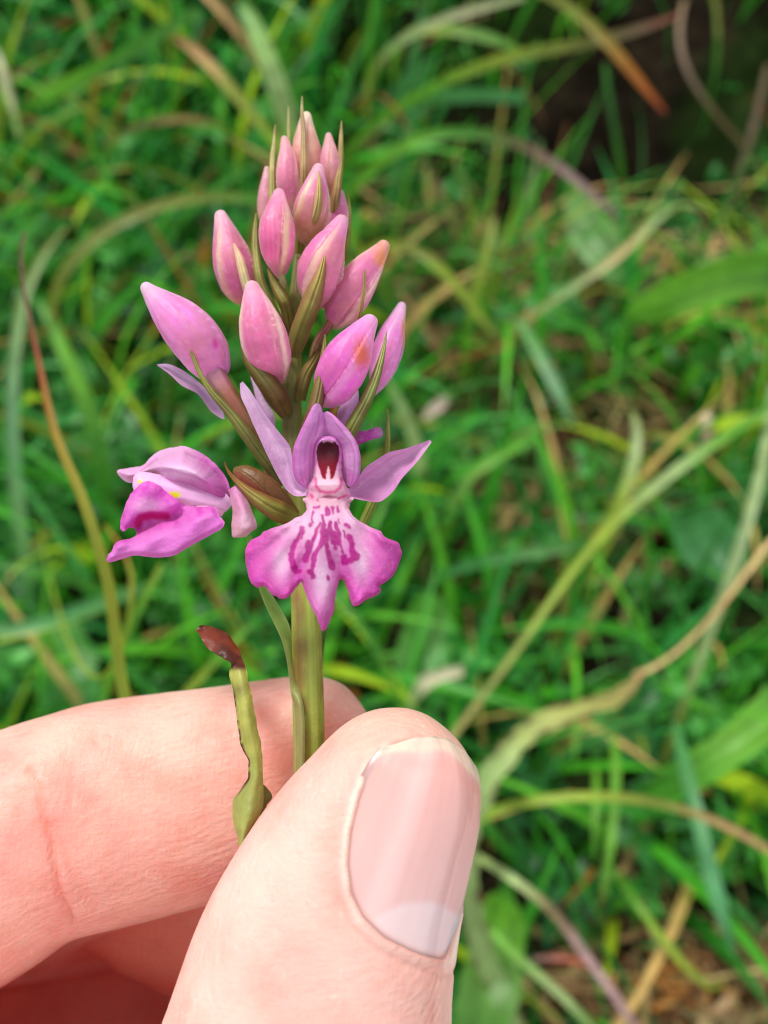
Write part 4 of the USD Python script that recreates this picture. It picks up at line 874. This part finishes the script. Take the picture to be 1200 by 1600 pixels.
# spur: closed tube behind the lip
v, f, c = rod([c2(575, 700), c2(585, 720), c2(560, 790), c2(540, 850)], [22, 20, 15, 8], [6, 3, 1, -1], lambda u, th, v: np.tile(S(226, 190, 214), (len(u), 1)), nu=30, nv=24)
put(fl, 'spur', v, f, 'column_skin', c)
HA = petcol(S(214, 130, 204), S(218, 152, 214), S(200, 80, 186), 21, S(186, 96, 184), .35)
v, f, c = sheet([(*c2(462, 612), *c2(484, 590), 6.5, 6.5, 6.2), (*c2(425, 588), *c2(500, 545), 7, 6.8, 5.5), (*c2(396, 540), *c2(512, 480), 7.6, 7.6, 5.4), (*c2(388, 470), *c2(520, 425), 8.2, 8, 5.4), (*c2(396, 400), *c2(528, 375), 8.6, 8.2, 5.4), (*c2(424, 325), *c2(552, 330), 8.8, 8.2, 5.6), (*c2(455, 262), *c2(556, 280), 8.8, 8.4, 6.4), (*c2(482, 205), *c2(548, 220), 8.6, 8.4, 7.4), (*c2(500, 175), *c2(538, 178), 8.4, 8.3, 8), (*c2(514, 167), *c2(526, 167), 8.3, 8.3, 8.2)], HA, wob=.4, seed=3, nu=70, nv=25)
put(fl, 'hood_petal', v, f, 'petal', c)
v, f, c = sheet([(*c2(662, 590), *c2(692, 606), 6.2, 6.5, 6.5), (*c2(646, 540), *c2(722, 582), 5.5, 6.8, 7), (*c2(634, 470), *c2(744, 520), 5.4, 7.6, 7.6), (*c2(630, 420), *c2(745, 455), 5.4, 8, 8.2), (*c2(618, 370), *c2(728, 380), 5.4, 8.2, 8.6), (*c2(575, 335), *c2(690, 318), 5.6, 8.2, 8.8), (*c2(556, 280), *c2(640, 262), 6.4, 8.4, 8.8), (*c2(555, 235), *c2(600, 225), 7.4, 8.4, 8.6), (*c2(557, 212), *c2(572, 208), 8.1, 8.3, 8.3)], HA, wob=.4, seed=5, nu=70, nv=25)
put(fl, 'hood_petal', v, f, 'petal', c)
# dorsal sepal closing the hood behind
v, f, c = sheet([(*c2(500, 560), *c2(650, 560), 4, 4.5, 4), (*c2(470, 440), *c2(680, 440), 4.5, 4.5, 4.5), (*c2(480, 330), *c2(660, 330), 5, 5, 5), (*c2(510, 260), *c2(610, 260), 6, 6.2, 6), (*c2(545, 215), *c2(565, 215), 7, 7, 7)], petcol(S(190, 110, 190), S(204, 140, 210), S(196, 100, 190), 8), nu=40)
put(fl, 'sepal', v, f, 'petal', c)
SEP = petcol(S(216, 170, 216), S(228, 192, 228), S(218, 170, 216), 9, S(190, 130, 200), .2, 3)
v, f, c = sheet([(*c2(470, 645), *c2(465, 600), 6, 6, 6.2), (*c2(412, 652), *c2(420, 585), 6, 5.2, 6.2), (*c2(370, 630), *c2(396, 535), 6.2, 5, 6), (*c2(322, 562), *c2(390, 470), 6.4, 4.9, 6), (*c2(280, 480), *c2(380, 402), 6.6, 5, 6), (*c2(236, 388), *c2(330, 330), 6.6, 5, 6), (*c2(190, 290), *c2(268, 250), 6.4, 5, 5.8), (*c2(150, 198), *c2(200, 150), 6, 5.2, 5.6), (*c2(118, 115), *c2(155, 80), 5.6, 5.4, 5.5), (*c2(116, 62), *c2(130, 52), 5.5, 5.5, 5.5)], SEP, wob=.5, ruffle=.3, seed=6, nu=80, nv=25)
put(fl, 'sepal', v, f, 'petal', c)
v, f, c = sheet([(*c2(678, 612), *c2(680, 652), 6, 6, 6), (*c2(722, 578), *c2(750, 672), 6.2, 5.2, 6), (*c2(762, 510), *c2(830, 682), 6.4, 5, 5.6), (*c2(830, 460), *c2(902, 640), 6.4, 5, 5.6), (*c2(900, 420), *c2(960, 560), 6, 4.8, 5.6), (*c2(980, 402), *c2(1030, 482), 5.4, 4.5, 5), (*c2(1060, 374), *c2(1085, 410), 4.6, 4.2, 4.4), (*c2(1108, 356), *c2(1116, 368), 4, 4, 4)], petcol(S(208, 132, 196), S(218, 156, 208), S(212, 138, 200), 10, S(176, 96, 166), .15, 3), wob=.5, ruffle=.3, seed=7, nu=80, nv=25)
put(fl, 'sepal', v, f, 'petal', c)
# a sliver of a half hidden flower on the right of the stem
v, f, c = sheet([(*c2(640, 350), *c2(660, 400), -1, -1, -1), (*c2(700, 315), *c2(735, 382), -.5, 0, -.5), (*c2(780, 308), *c2(800, 358), 0, .3, 0), (*c2(835, 292), *c2(858, 335), 0, 0, 0), (*c2(852, 292), *c2(862, 318), 0, 0, 0)], petcol(S(206, 70, 190), S(220, 100, 210), S(206, 70, 196), 11, S(180, 60, 170), .4, 3), wob=.6, ruffle=.8, seed=8)
f2 = put(orchid, 'flower', v, f, 'petal', c, label='half hidden flower behind the stem on the right')
v, f, c = sheet([(*c2(600, 330), *c2(640, 330), -2, -2, -2), (*c2(620, 230), *c2(690, 240), -1, -.5, -1), (*c2(655, 150), *c2(735, 140), -1, -.5, -1), (*c2(690, 90), *c2(730, 90), -1, -1, -1)], petcol(S(206, 130, 206), S(220, 170, 224), S(206, 130, 206), 12), wob=.4)
put(f2, 'sepal', v, f, 'petal', c)
v, f, c = sheet([(*c2(560, 330), *c2(620, 260), -2, -2, -2), (*c2(580, 215), *c2(625, 210), 0, .3, 0), (*c2(600, 165), *c2(635, 150), 0, .3, 0)], bractcol(S(150, 110, 50), S(196, 150, 70), S(170, 100, 60), 22), nu=20)
put(f2, 'ovary', v, f, 'bract_skin', c)
# slivers of a pale flower on the left, behind the sepal
v, f, c = sheet([(*c2(255, 330), *c2(300, 330), -3, -3, -3), (*c2(210, 190), *c2(300, 250), -3, -2.6, -3), (*c2(180, 60), *c2(235, 130), -3, -3, -3), (*c2(170, 30), *c2(185, 30), -3, -3, -3)], petcol(S(206, 150, 210), S(226, 196, 230), S(216, 170, 220), 13), nu=30)
put(orchid, 'flower', v, f, 'petal', c, label='back flower showing only a pale sepal behind the stem')

# ---- left flower seen from the side
def sideflower():
    cc = lambda *q: c3(*q)
    hood = [cc(*q) for q in [(148, 1050), (155, 1080), (200, 1112), (262, 1105), (310, 1085), (345, 1108), (400, 1142), (480, 1155), (540, 1185), (620, 1218), (690, 1240), (735, 1205), (728, 1130), (690, 1058), (622, 988), (560, 948), (490, 926), (420, 932), (345, 960), (285, 1018), (230, 1032), (180, 1040)]]
    def hd(x, y, dist):
        return 1.5 + 3.2 * sst(dist, 0, 34) + 0.12 * np.sin(x * .05 + y * .16) - 0.006 * (330 - x)
    def hc(x, y, dist):
        n = fb(np.c_[x, y, 0 * x] / 1000, 60, 25)
        c = mixc(S(228, 168, 216), S(212, 104, 194), sst(x + 60 * (n - .5), 270, 350))
        c = mixc(c, S(240, 214, 240), np.exp(-(((x - 285) / 35) ** 2 + ((y - 738 - .1 * (x - 285)) / 10) ** 2)) * .8)
        st = strokes(x, y, [([cc(330, 1060), cc(420, 1045), cc(540, 1080), cc(700, 1150)], 2.2), ([cc(400, 1052), cc(430, 1050)], 3), ([cc(500, 960), cc(600, 1000), cc(690, 1090)], 1.8), ([cc(270, 1050), cc(350, 990)], 2)], 2)
        return mixc(c, S(184, 66, 166), st * .4)
    v, f, c = outline_sheet(hood, hd, hc, 1.9)
    fl = put(orchid, 'flower', v, f, 'petal', c, label='open flower seen from its left side, hooded, drooping')
    lip = [cc(*q) for q in [(300, 1106), (230, 1150), (190, 1222), (165, 1300), (160, 1350), (180, 1366), (222, 1348), (242, 1382), (200, 1408), (150, 1420), (112, 1468), (88, 1512), (120, 1527), (220, 1496), (300, 1500), (420, 1498), (485, 1470), (560, 1424), (640, 1382), (692, 1350), (702, 1315), (672, 1278), (642, 1242), (560, 1240), (480, 1222), (420, 1172), (360, 1125)]]
    def ld(x, y, dist):
        cx, cy = (x - 140) / .3, (y - 420) / .3
        fold = cy - (1370 - 0.33 * (cx - 240))
        return 4.2 + 2.0 * sst(fold, -60, 60) - 2.2 * np.exp(-(fold / 45) ** 2) * sst(cx, 170, 260) * (1 - sst(cx, 430, 560)) + 0.18 * np.sin(x * .12 + y * .08) - 0.4 * (1 - sst(dist, 0, 8))
    def lc(x, y, dist):
        n = fb(np.c_[x, y, 0 * x] / 1000, 80, 27)
        cx, cy = (x - 140) / .3, (y - 420) / .3
        fold = cy - (1370 - 0.33 * (cx - 240))
        c = mixc(S(222, 110, 204), S(206, 70, 186), sst(n, .3, .7))
        c = mixc(c, S(232, 180, 224), np.exp(-(((cx - 300) / 70) ** 2 + ((cy - 1235) / 45) ** 2)) * .8)
        c = mixc(c, S(222, 130, 214), sst(fold, 10, 60) * .7)
        c = mixc(c, S(186, 14, 110), strokes(cx, cy, [([(250, 1330), (265, 1295), (320, 1282), (400, 1288)], 22)], 12))
        ang = np.arctan2(y - cc(690, 1300)[1], x - cc(690, 1300)[0])
        return mixc(c, S(190, 60, 180), np.exp(-((np.abs(np.sin(ang * 26 + 3 * n))) / 0.25) ** 2) * .22)
    v, f, c = outline_sheet(lip, ld, lc, 1.9)
    put(fl, 'lip', v, f, 'petal', c)
    # inner back of the throat with yellow pollen masses
    v, f, c = outline_sheet([cc(*q) for q in [(230, 1080), (250, 1180), (400, 1230), (560, 1260), (700, 1270), (720, 1180), (560, 1120), (400, 1080), (300, 1060)]], lambda x, y, d: 2.2 + 0.8 * sst(d, 0, 15) + 0 * x,
                            lambda x, y, d: mixc(S(226, 170, 214), S(214, 206, 40), np.maximum(1 - sst(np.hypot((x - cc(440, 0)[0]) / 14, (y - cc(0, 1178)[1]) / 7), .5, 1.0), 1 - sst(np.hypot((x - cc(262, 0)[0]) / 5, (y - cc(0, 1108)[1]) / 4), .5, 1.0))), 2.5)
    put(fl, 'column', v, f, 'column_skin', c)
    v, f, c = sheet([(*cc(722, 1150), *cc(770, 1120), 2.5, 3, 2.5), (*cc(735, 1200), *cc(815, 1190), 3, 4, 3), (*cc(745, 1270), *cc(850, 1270), 3, 4.4, 3.2), (*cc(738, 1340), *cc(872, 1342), 3, 4.4, 3.4), (*cc(740, 1392), *cc(842, 1372), 3, 4, 3.2), (*cc(750, 1400), *cc(815, 1398), 3, 3.6, 3.2)], petcol(S(216, 120, 190), S(236, 186, 200), S(232, 176, 204), 28), wob=.6, ruffle=.5, seed=13)
    put(fl, 'sepal', v, f, 'petal', c)
    v, f, c = sheet([(*cc(690, 1230), *cc(640, 1190), 2, 2, 2), (*cc(700, 1260), *cc(560, 1215), 2.5, 2.8, 2.5), (*cc(690, 1290), *cc(540, 1245), 2.5, 3, 2.5)], petcol(S(230, 190, 214), S(222, 150, 200), S(226, 170, 206), 29), wob=.4, nu=24)
    put(fl, 'petal', v, f, 'petal', c)
    v, f, c = bud_mesh([cc(1060, 1270), cc(960, 1180), cc(860, 1100), cc(755, 1050)], 19, [0, 1.5, 2, 1.5], lambda u, th, k, v: mixc(S(104, 70, 40), S(124, 64, 50), sst(np.cos(3 * th), 0, 1)), prof=PchipInterpolator([0, .2, .5, .85, 1], [.5, .8, 1, .8, .3]), saw=.03)
    put(fl, 'ovary', v, f, 'stem_skin', c)
    return fl
sideflower()
bract([c3(1080, 1300), c3(960, 1250), c3(850, 1180), c3(760, 1100), c3(715, 1040), c3(703, 1003)], [16, 22, 18, 11, 5, 1], [1, 4, 4.6, 4.2, 3.4, 3], bractcol(S(126, 116, 44), S(138, 104, 54), S(124, 72, 48), 24, .8), cup=1.6)

# ------------------------------------------------------------------ the hand
T0 = np.array([640.0, 1110.0]); AX = np.array([-0.33, 0.944]); NX = np.array([0.944, 0.33])
def thumb_px(a, n): return T0 + np.asarray(a)[..., None] * AX + np.asarray(n)[..., None] * NX
NAIL = Polygon([(592, 1178), (612, 1163), (640, 1154), (670, 1151), (700, 1156), (722, 1172), (740, 1198), (756, 1235), (790, 1240), (780, 1310), (752, 1360), (730, 1402), (713, 1450), (698, 1502), (672, 1497), (640, 1486), (600, 1466), (566, 1434), (549, 1398), (543, 1350), (547, 1300), (559, 1250), (574, 1210)]).buffer(-6, join_style=1).buffer(6, join_style=1)
TA = [0, 3, 10, 24, 64, 128, 179, 239, 296, 397, 436, 515, 600, 760, 900, 1100, 1350]
TL = [12, -8, -28, -55, -93, -124, -146, -166, -180, -198, -201, -203, -205, -215, -225, -250, -290]
TR = [18, 42, 66, 95, 134, 160, 168, 175, 184, 207, 219, 236, 248, 262, 280, 300, 340]
def thumb_frame(nu):
    s = np.sqrt(np.array(TA, float))
    q = np.linspace(0, s[-1], nu)
    L, R = PchipInterpolator(s, TL)(q), PchipInterpolator(s, TR)(q)
    a = q ** 2
    dc = PchipInterpolator([0, 100, 300, 600, 1350], [7.5, 8.2, 8.8, 10, 14])(a)
    th = PchipInterpolator([0, 4, 24, 80, 200, 330, 600, 1350], [0.6, 2.2, 4.4, 6.2, 7.2, 7.8, 9.2, 12])(a)
    pl, pr = thumb_px(a, L), thumb_px(a, R)
    l, r = P(pl[:, 0], pl[:, 1], dc), P(pr[:, 0], pr[:, 1], dc)
    c, e1 = (l + r) / 2, (r - l) / 2
    e2 = np.cross(e1, np.gradient(c, axis=0)); e2 /= np.linalg.norm(e2, axis=1)[:, None]
    e2 = np.where((e2 @ BACK)[:, None] < 0, -e2, e2)
    e2 = e2 * 0.15 + BACK * 0.85
    e2 /= np.linalg.norm(e2, axis=1)[:, None]
    return a, c, e1, e2 * (th / 1000)[:, None]
def vnormals(v, f):
    return np.asarray(trimesh.Trimesh(v, f, process=False).vertex_normals)
def nail_dist(x, y):
    """Signed distance in pixels to the nail's outline, positive inside."""
    pts = shapely.points(x, y)
    d = shapely.distance(pts, NAIL.exterior)
    return np.where(shapely.contains_xy(NAIL, x, y), d, -d)
SKIN, SKINP, SKINR, DRY = S(222, 178, 168), S(214, 154, 146), S(204, 118, 108), S(240, 212, 198)
def thumb_skin():
    a, c, e1, e2 = thumb_frame(380)
    nv = 280
    # a flatter back and fuller pad than an ellipse
    v, f, u, th = closed_tube(c, e1, e2, nv, lambda u, th: (np.abs(np.cos(th)) ** 2.3 + np.abs(np.sin(th)) ** 2.3) ** (-1 / 2.3) + 0 * u)
    n = vnormals(v, f)
    x, y, z = proj(v)
    sd = nail_dist(x, y)
    front = sst(np.sin(th), -0.35, 0.05)
    ins = sst(sd, -2, 9) * front
    out = np.exp(-((-sd - 9) / 9.0) ** 2) * (sd < 4) * front
    prox = sst(y, 1300, 1440)
    leftside = (1 - sst(x, 560, 640)) * sst(y, 1170, 1230)
    off = -0.8 * ins + out * (0.02 + 0.20 * leftside * sst(fb(v, 160, 66), .3, .7) + 0.06 * prox) * (1.0 + .8 * (fb(v, 700, 61) - .5))
    off = off + 0.16 * np.exp(-((-sd - 2) / 3.0) ** 2) * front * (fb(v, 1500, 3) - .3)          # ragged skin along the fold
    off = off - 0.12 * np.exp(-((-sd - 22) / 5.0) ** 2) * front * prox                          # a shallow furrow behind the cuticle
    aa = np.r_[np.repeat(a, nv), a[0], a[-1]]
    wr = 0
    for k, a0 in enumerate([560, 590, 625, 668, 700]):                                          # knuckle wrinkles, mostly below the frame
        wr = wr - 0.28 * np.exp(-((aa - a0 - 10 * np.sin(th * 2 + k)) / 6) ** 2) * sst(np.sin(th), 0, .6)
    off = off + wr + 0.10 * (fb(v, 260, 8) - .5) + 0.5 * (fb(v, 70, 9) - .5)
    v = v + n * (off / 1000)[:, None]
    t = sst(fb(v, 120, 4), .35, .7)
    col = mixc(SKIN, SKINP, t * .45)
    col = mixc(col, DRY, np.exp(-((-sd - 5) / 6) ** 2) * front * (sd < 2) * sst(fb(v, 1500, 5) + .25 * leftside + .25 * (x > 690) * prox, .38, .6) * (.2 + .75 * leftside * (y < 1440) + .7 * (x > 690) * prox))
    col = mixc(col, SKINR, np.exp(-((sd - 1) / 3.5) ** 2) * front * .45)
    col = mixc(col, S(238, 170, 156), np.exp(-((-sd - 34) / 22) ** 2) * front * (sd < 0) * .35)
    col = mixc(col, S(236, 160, 140), (1 - sst(aa, 30, 110)) * .35)
    col = mixc(col, DRY, sst(fb(v, 1900, 15), .70, .80) * .35 * (sd < 0))
    return v, f, col
def finger(top_, bot, depths, thick, colf, offf=None, nu=200, nv=160, order=(0,)):
    """A finger lying across the picture: top and bottom edges in pixels from its tip, rounded at the tip."""
    t, b = np.array(top_, float), np.array(bot, float)
    s = np.r_[0, np.cumsum(np.hypot(*np.diff((t + b) / 2, axis=0).T))]
    q = np.linspace(0, np.sqrt(s[-1]), nu) ** 2
    ip = lambda y: PchipInterpolator(np.sqrt(s), y)(np.sqrt(q))
    T, B, d, th = ip(t), ip(b), ip(np.array(depths, float)), ip(np.array(thick, float))
    pt, pb = P(T[:, 0], T[:, 1], d), P(B[:, 0], B[:, 1], d)
    c, e1 = (pt + pb) / 2, (pt - pb) / 2
    v, f, u, tt = closed_tube(c, e1, BACK[None] * (th / 1000)[:, None], nv, lambda u, x: (np.abs(np.cos(x)) ** 2.2 + np.abs(np.sin(x)) ** 2.2) ** (-1 / 2.2) + 0 * u)
    n = vnormals(v, f)
    x, y, _ = proj(v)
    off = 0.5 * (fb(v, 80, 21) - .5) + 0.12 * (fb(v, 300, 22) - .5)
    if offf is not None:
        off = off + offf(x, y, np.sin(tt), v)
    v = v + n * (off / 1000)[:, None]
    return v, f, colf(*proj(v)[:2], v)
def index_off(x, y, s, v):
    off = 0
    fr = sst(s, -.3, .1)
    jig = 6 * (fb(v, 500, 31) - .5)
    for pts, w, dp in [([(44, 1205), (62, 1235), (70, 1275), (84, 1330), (92, 1385), (112, 1440)], 5.5, .42), ([(84, 1290), (112, 1360), (150, 1415)], 10, .28), ([(36, 1235), (30, 1290)], 8, .12),
                       ([(100, 1180), (115, 1210), (112, 1260)], 4, .10), ([(150, 1160), (190, 1200), (230, 1260)], 4, .06), ([(0, 1470), (60, 1440), (110, 1425)], 5, .10), ([(0, 1500), (60, 1470)], 5, .1), ([(10, 1400), (70, 1395)], 6, .08)]:
        dmin = np.full(len(x), 1e9)
        for a, b in zip(pts[:-1], pts[1:]):
            dmin = np.minimum(dmin, seg_dist(x + jig, y, a, b)[0])
        off = off - dp * np.exp(-(dmin / w) ** 2) * fr
    off = off - 0.8 * np.exp(-(np.hypot(x - 484, (y - 1180) * .35) / 30) ** 2) * fr          # pressed in by the stem
    # fingerprint ridges and fine creases that run along the finger's side
    g = fb(v, 140, 33)
    off = off + 0.022 * np.sin((y + .35 * x) * .55 + 14 * g) * fr * sst(x, 150, 300)
    return off
def index_col(x, y, v):
    c = mixc(S(224, 172, 158), S(214, 146, 138), sst(fb(v, 110, 24), .3, .7) * .7)
    c = mixc(c, S(218, 122, 112), np.exp(-(np.hypot((x - 92) / 34, (y - 1330) / 120)) ** 2) * .28)
    c = mixc(c, S(214, 110, 100), np.exp(-(np.hypot((x - 430) / 70, (y - 1170) / 60)) ** 2) * .4)
    c = mixc(c, S(240, 200, 170), np.exp(-(np.hypot((x - 470) / 28, (y - 1110) / 50)) ** 2) * .35)
    return mixc(c, DRY, sst(fb(v, 1900, 25), .70, .80) * .3)
parts = []
parts.append(thumb_skin())
parts.append(finger([(585, 1150), (578, 1128), (560, 1096), (530, 1068), (488, 1058), (440, 1062), (400, 1067), (320, 1078), (240, 1088), (170, 1097), (110, 1108), (60, 1122), (0, 1141), (-120, 1190), (-260, 1280), (-420, 1450), (-520, 1700)],
                    [(586, 1160), (582, 1188), (568, 1236), (540, 1286), (500, 1320), (452, 1350), (412, 1375), (335, 1402), (262, 1422), (190, 1440), (128, 1456), (75, 1492), (0, 1538), (-100, 1600), (-190, 1650), (-250, 1740), (-260, 1860)],
                    [-8, -8, -8, -8, -8, -8, -8, -7.5, -7, -6, -5, -4.5, -4, -2, 0, 4, 8], [.5, 2.2, 4, 5.4, 6.4, 7, 7.4, 7.9, 8.2, 8.3, 8.4, 8.7, 9, 9.2, 9.6, 10, 10.5], index_col, index_off, nu=320, nv=260))
parts[1] = (parts[1][0], parts[1][1], parts[1][2])
dull = lambda x, y, v: mixc(S(222, 158, 140), S(208, 130, 116), sst(fb(v, 110, 26), .3, .7))
parts.append(finger([(470, 1480), (462, 1440), (430, 1400), (380, 1370), (310, 1330), (220, 1300), (120, 1290), (0, 1310), (-160, 1380), (-330, 1500), (-470, 1760)],
                    [(472, 1500), (466, 1560), (430, 1592), (370, 1590), (290, 1552), (215, 1512), (140, 1468), (20, 1500), (-110, 1640), (-200, 1740), (-260, 1900)],
                    [-25, -25, -25, -25, -25, -25, -24.5, -23, -17, -8, 2], [.5, 3, 5, 6.5, 7.2, 7.6, 8, 8.2, 8.6, 9.4, 10], dull))
parts.append(finger([(330, 1690), (320, 1660), (285, 1640), (230, 1625), (150, 1610), (60, 1605), (-60, 1620), (-200, 1680), (-330, 1780), (-400, 1950)],
                    [(332, 1660), (326, 1730), (290, 1780), (230, 1800), (150, 1790), (60, 1780), (-40, 1800), (-110, 1850), (-150, 1920), (-180, 2080)],
                    [-44, -44, -44, -44, -43, -41, -36, -24, -10, 0], [.5, 3, 5, 6.5, 7.2, 7.6, 8, 8.4, 9, 9.6], dull, nu=90, nv=80))
parts.append(finger([(260, 1850), (250, 1815), (215, 1790), (160, 1775), (80, 1770), (-20, 1790), (-130, 1860), (-240, 1960), (-300, 2080)],
                    [(262, 1870), (255, 1930), (215, 1970), (150, 1985), (70, 1985), (-10, 2000), (-80, 2040), (-120, 2100), (-130, 2200)],
                    [-30, -30, -30, -29, -28, -25, -17, -8, -2], [.5, 2.5, 4, 5.4, 6, 6.4, 6.8, 7.4, 8], dull, nu=90, nv=80))
def hull_balls(balls):
    pts = []
    for x, y, d, r in balls:
        s = trimesh.creation.icosphere(3, r / 1000).vertices
        pts.append(s + P(x, y, d))
    h = trimesh.convex.convex_hull(np.vstack(pts))
    return np.array(h.vertices), np.array(h.faces)
palm = [[(-330, 1810, 6, 9), (0, 1840, 8, 9), (200, 1840, 10, 10), (330, 1900, 12, 10), (-200, 1900, 2, 10)],
        [(100, 1420, -48, 8), (-300, 1500, -40, 9), (450, 1480, -46, 8), (-300, 2000, -36, 10), (450, 2000, -36, 8), (560, 1800, -36, 8)],
        [(-350, 1460, -10, 8), (0, 1310, -17, 6), (380, 1275, -18, 6), (-350, 1520, -44, 8), (0, 1400, -50, 8), (400, 1390, -50, 8)],
        [(-300, 2000, -36, 10), (450, 2000, -36, 8), (-250, 2350, 2, 10), (250, 2300, 10, 10)],
        [(-300, 1500, -40, 9), (-300, 2000, -36, 10), (-450, 1750, -2, 9), (-400, 2050, 0, 10)],
        [(450, 1500, -46, 8), (560, 1800, -36, 8), (450, 2000, -36, 8), (400, 1950, 9, 9)],
        [(-390, 1780, 8, 11), (-330, 1900, 2, 11), (-270, 2010, 0, 10), (-220, 2130, -2, 9), (120, 2400, 14, 13), (-250, 2700, 8, 13), (-20, 2750, 10, 14), (150, 2150, 13, 11)],
        [(120, 2300, 14, 11), (330, 1950, 14, 10), (60, 2450, 14, 12), (-120, 2300, 6, 12)],
        [(-230, 2700, 8, 17), (-40, 2760, 9, 17), (-330, 3900, 4, 24), (-100, 3960, 4, 24)]]
def to_man(v, f):
    return manifold3d.Manifold(manifold3d.Mesh(np.asarray(v, np.float32), np.asarray(f, np.uint32)))
body = None
for bl in palm:
    h = to_man(*hull_balls(bl))
    body = h if body is None else body + h
body = body.refine_to_length(0.003)
mm = body.to_mesh()
tm = trimesh.Trimesh(mm.vert_properties[:, :3], mm.tri_verts, process=True)
trimesh.smoothing.filter_taubin(tm, 0.5, 0.53, 30)
body = to_man(tm.vertices, tm.faces)
allv, allc = [], []
for v, f, c in parts:
    m = to_man(v, f)
    body = body + m
    allv.append(v); allc.append(c)
allv.append(np.asarray(tm.vertices)); allc.append(np.tile(SKIN, (len(tm.vertices), 1)))
mm = body.to_mesh()
hv, hf = np.array(mm.vert_properties[:, :3], float), np.array(mm.tri_verts)
tree = cKDTree(np.vstack(allv))
_, near = tree.query(hv, k=3)
hc = np.vstack(allc)[near].mean(1)
hand = thing('hand', 'bare hand pinching the orchid stem between thumb and forefinger', 'hand', P(300, 1500, 0))
put(hand, 'skin', hv, hf, 'skin', hc, smooth=True)

def nail_mesh():
    a, c, e1, e2 = thumb_frame(700)
    ths = np.radians(np.linspace(176, -22, 150))
    pw = lambda th: (np.abs(np.cos(th)) ** 2.3 + np.abs(np.sin(th)) ** 2.3) ** (-1 / 2.3)
    surf = c[:, None] + pw(ths)[None, :, None] * (np.cos(ths)[None, :, None] * e1[:, None] + np.sin(ths)[None, :, None] * e2[:, None])
    x, y, _ = proj(surf.reshape(-1, 3))
    sd = nail_dist(x, y).reshape(surf.shape[:2])
    ok = (sd > -9)
    ins = sd > 0
    cols = [j for j in range(len(ths)) if ins[:, j].sum() > 12]
    j0, j1 = cols[0] - 3, len(ths) - 1
    a_top, a_bot = [], []
    for j in range(j0, j1 + 1):
        k = np.nonzero(ins[:, j] & (a < 420))[0]
        a_top.append(a[k[0]] if len(k) > 4 else np.nan); a_bot.append(a[k[-1]] if len(k) > 4 else np.nan)
    a_top, a_bot = np.array(a_top), np.array(a_bot)
    good = np.isfinite(a_top)
    jj = np.arange(len(a_top))
    a_top = np.interp(jj, jj[good], a_top[good]); a_bot = np.interp(jj, jj[good], a_bot[good])
    a_top = gaussian_filter1d(a_top, 6.0, mode='nearest'); a_bot = gaussian_filter1d(a_bot, 4.0, mode='nearest') + 26
    a_bot = np.maximum(a_bot, a_top + 30)
    nu = 150
    g = np.linspace(0, 1, nu)
    A = a_top[None] + g[:, None] * (a_bot - a_top)[None]
    TH = np.tile(ths[j0:j1 + 1], (nu, 1))
    C, E1, E2 = (PchipInterpolator(a, q)(A) for q in (c, e1, e2))
    pt = C + pw(TH)[..., None] * (np.cos(TH)[..., None] * E1 + np.sin(TH)[..., None] * E2)
    v0 = pt.reshape(-1, 3)
    nvv = A.shape[1]
    f = grid_faces(nu, nvv)
    n = vnormals(v0, f)
    n = np.where((n @ BACK)[:, None] < -0.4, -n, n) if (n @ BACK).mean() > 0 else -n
    lift = -0.05 - 0.25 * sst(g[:, None], .93, 1.0) + 0.24 * (1 - sst(A - a_top[None], 0, 70))
    ridg = 0.006 * np.sin(TH * 44) + 0.03 * np.sin(TH * 15 + 1)
    up = v0 + n * ((lift + ridg).ravel() / 1000)[:, None]
    lo = v0 + n * ((lift - 0.32).ravel() / 1000)[:, None]
    ff = f if np.cross(up[f[0, 1]] - up[f[0, 0]], up[f[0, 2]] - up[f[0, 0]]) @ n[f[0, 0]] > 0 else f[:, ::-1]
    N = len(up)
    idx = np.arange(N).reshape(nu, nvv)
    loop = np.r_[idx[0, :], idx[1:, -1], idx[-1, -2::-1], idx[-2:0:-1, 0]]
    nx = np.roll(loop, -1)
    side = np.concatenate([np.stack([loop, nx, nx + N], 1), np.stack([loop, nx + N, loop + N], 1)])
    if not np.array_equal(ff, f):
        pass
    else:
        side = side[:, ::-1]
    v = np.vstack([up, lo]); F = np.concatenate([ff, ff[:, ::-1] + N, side])
    dtop = (A - a_top[None]).ravel()
    x, y, _ = proj(up)
    nz = fb(up, 600, 51)
    free = 15 + 12 * sst(x, 690, 745) + 3 * np.sin(x * .07)
    c = mixc(S(224, 166, 160), S(224, 182, 180), sst(y, 1200, 1420))
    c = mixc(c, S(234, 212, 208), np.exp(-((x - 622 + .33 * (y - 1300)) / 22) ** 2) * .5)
    c = mixc(c, S(206, 150, 146), np.exp(-((x - 655 + .30 * (y - 1300)) / 5) ** 2) * .2 + np.exp(-((x - 690 + .25 * (y - 1300)) / 3) ** 2) * .18)
    lun = 1 - sst(np.hypot((x - 652 + .1 * (y - 1450)) / 98, (y - 1500) / 92) + .06 * (nz - .5), .90, 1.06)
    c = mixc(c, S(230, 212, 216), lun * .9)
    c = mixc(c, SKINP, 1 - sst((a_bot[None] - A).ravel(), 24, 36))
    c = mixc(c, S(226, 210, 184), (1 - sst(dtop, free - 4, free + 5)) * (0.75 + .25 * sst(fb(up, 2500, 52), .3, .6)))
    c = mixc(c, S(224, 150, 146), np.exp(-((dtop - free - 14) / 9) ** 2) * .35)
    return v, F, np.vstack([c, c])
v, f, c = nail_mesh()
put(hand, 'thumbnail', v, f, 'nail_plate', c, smooth=40 if False else True)
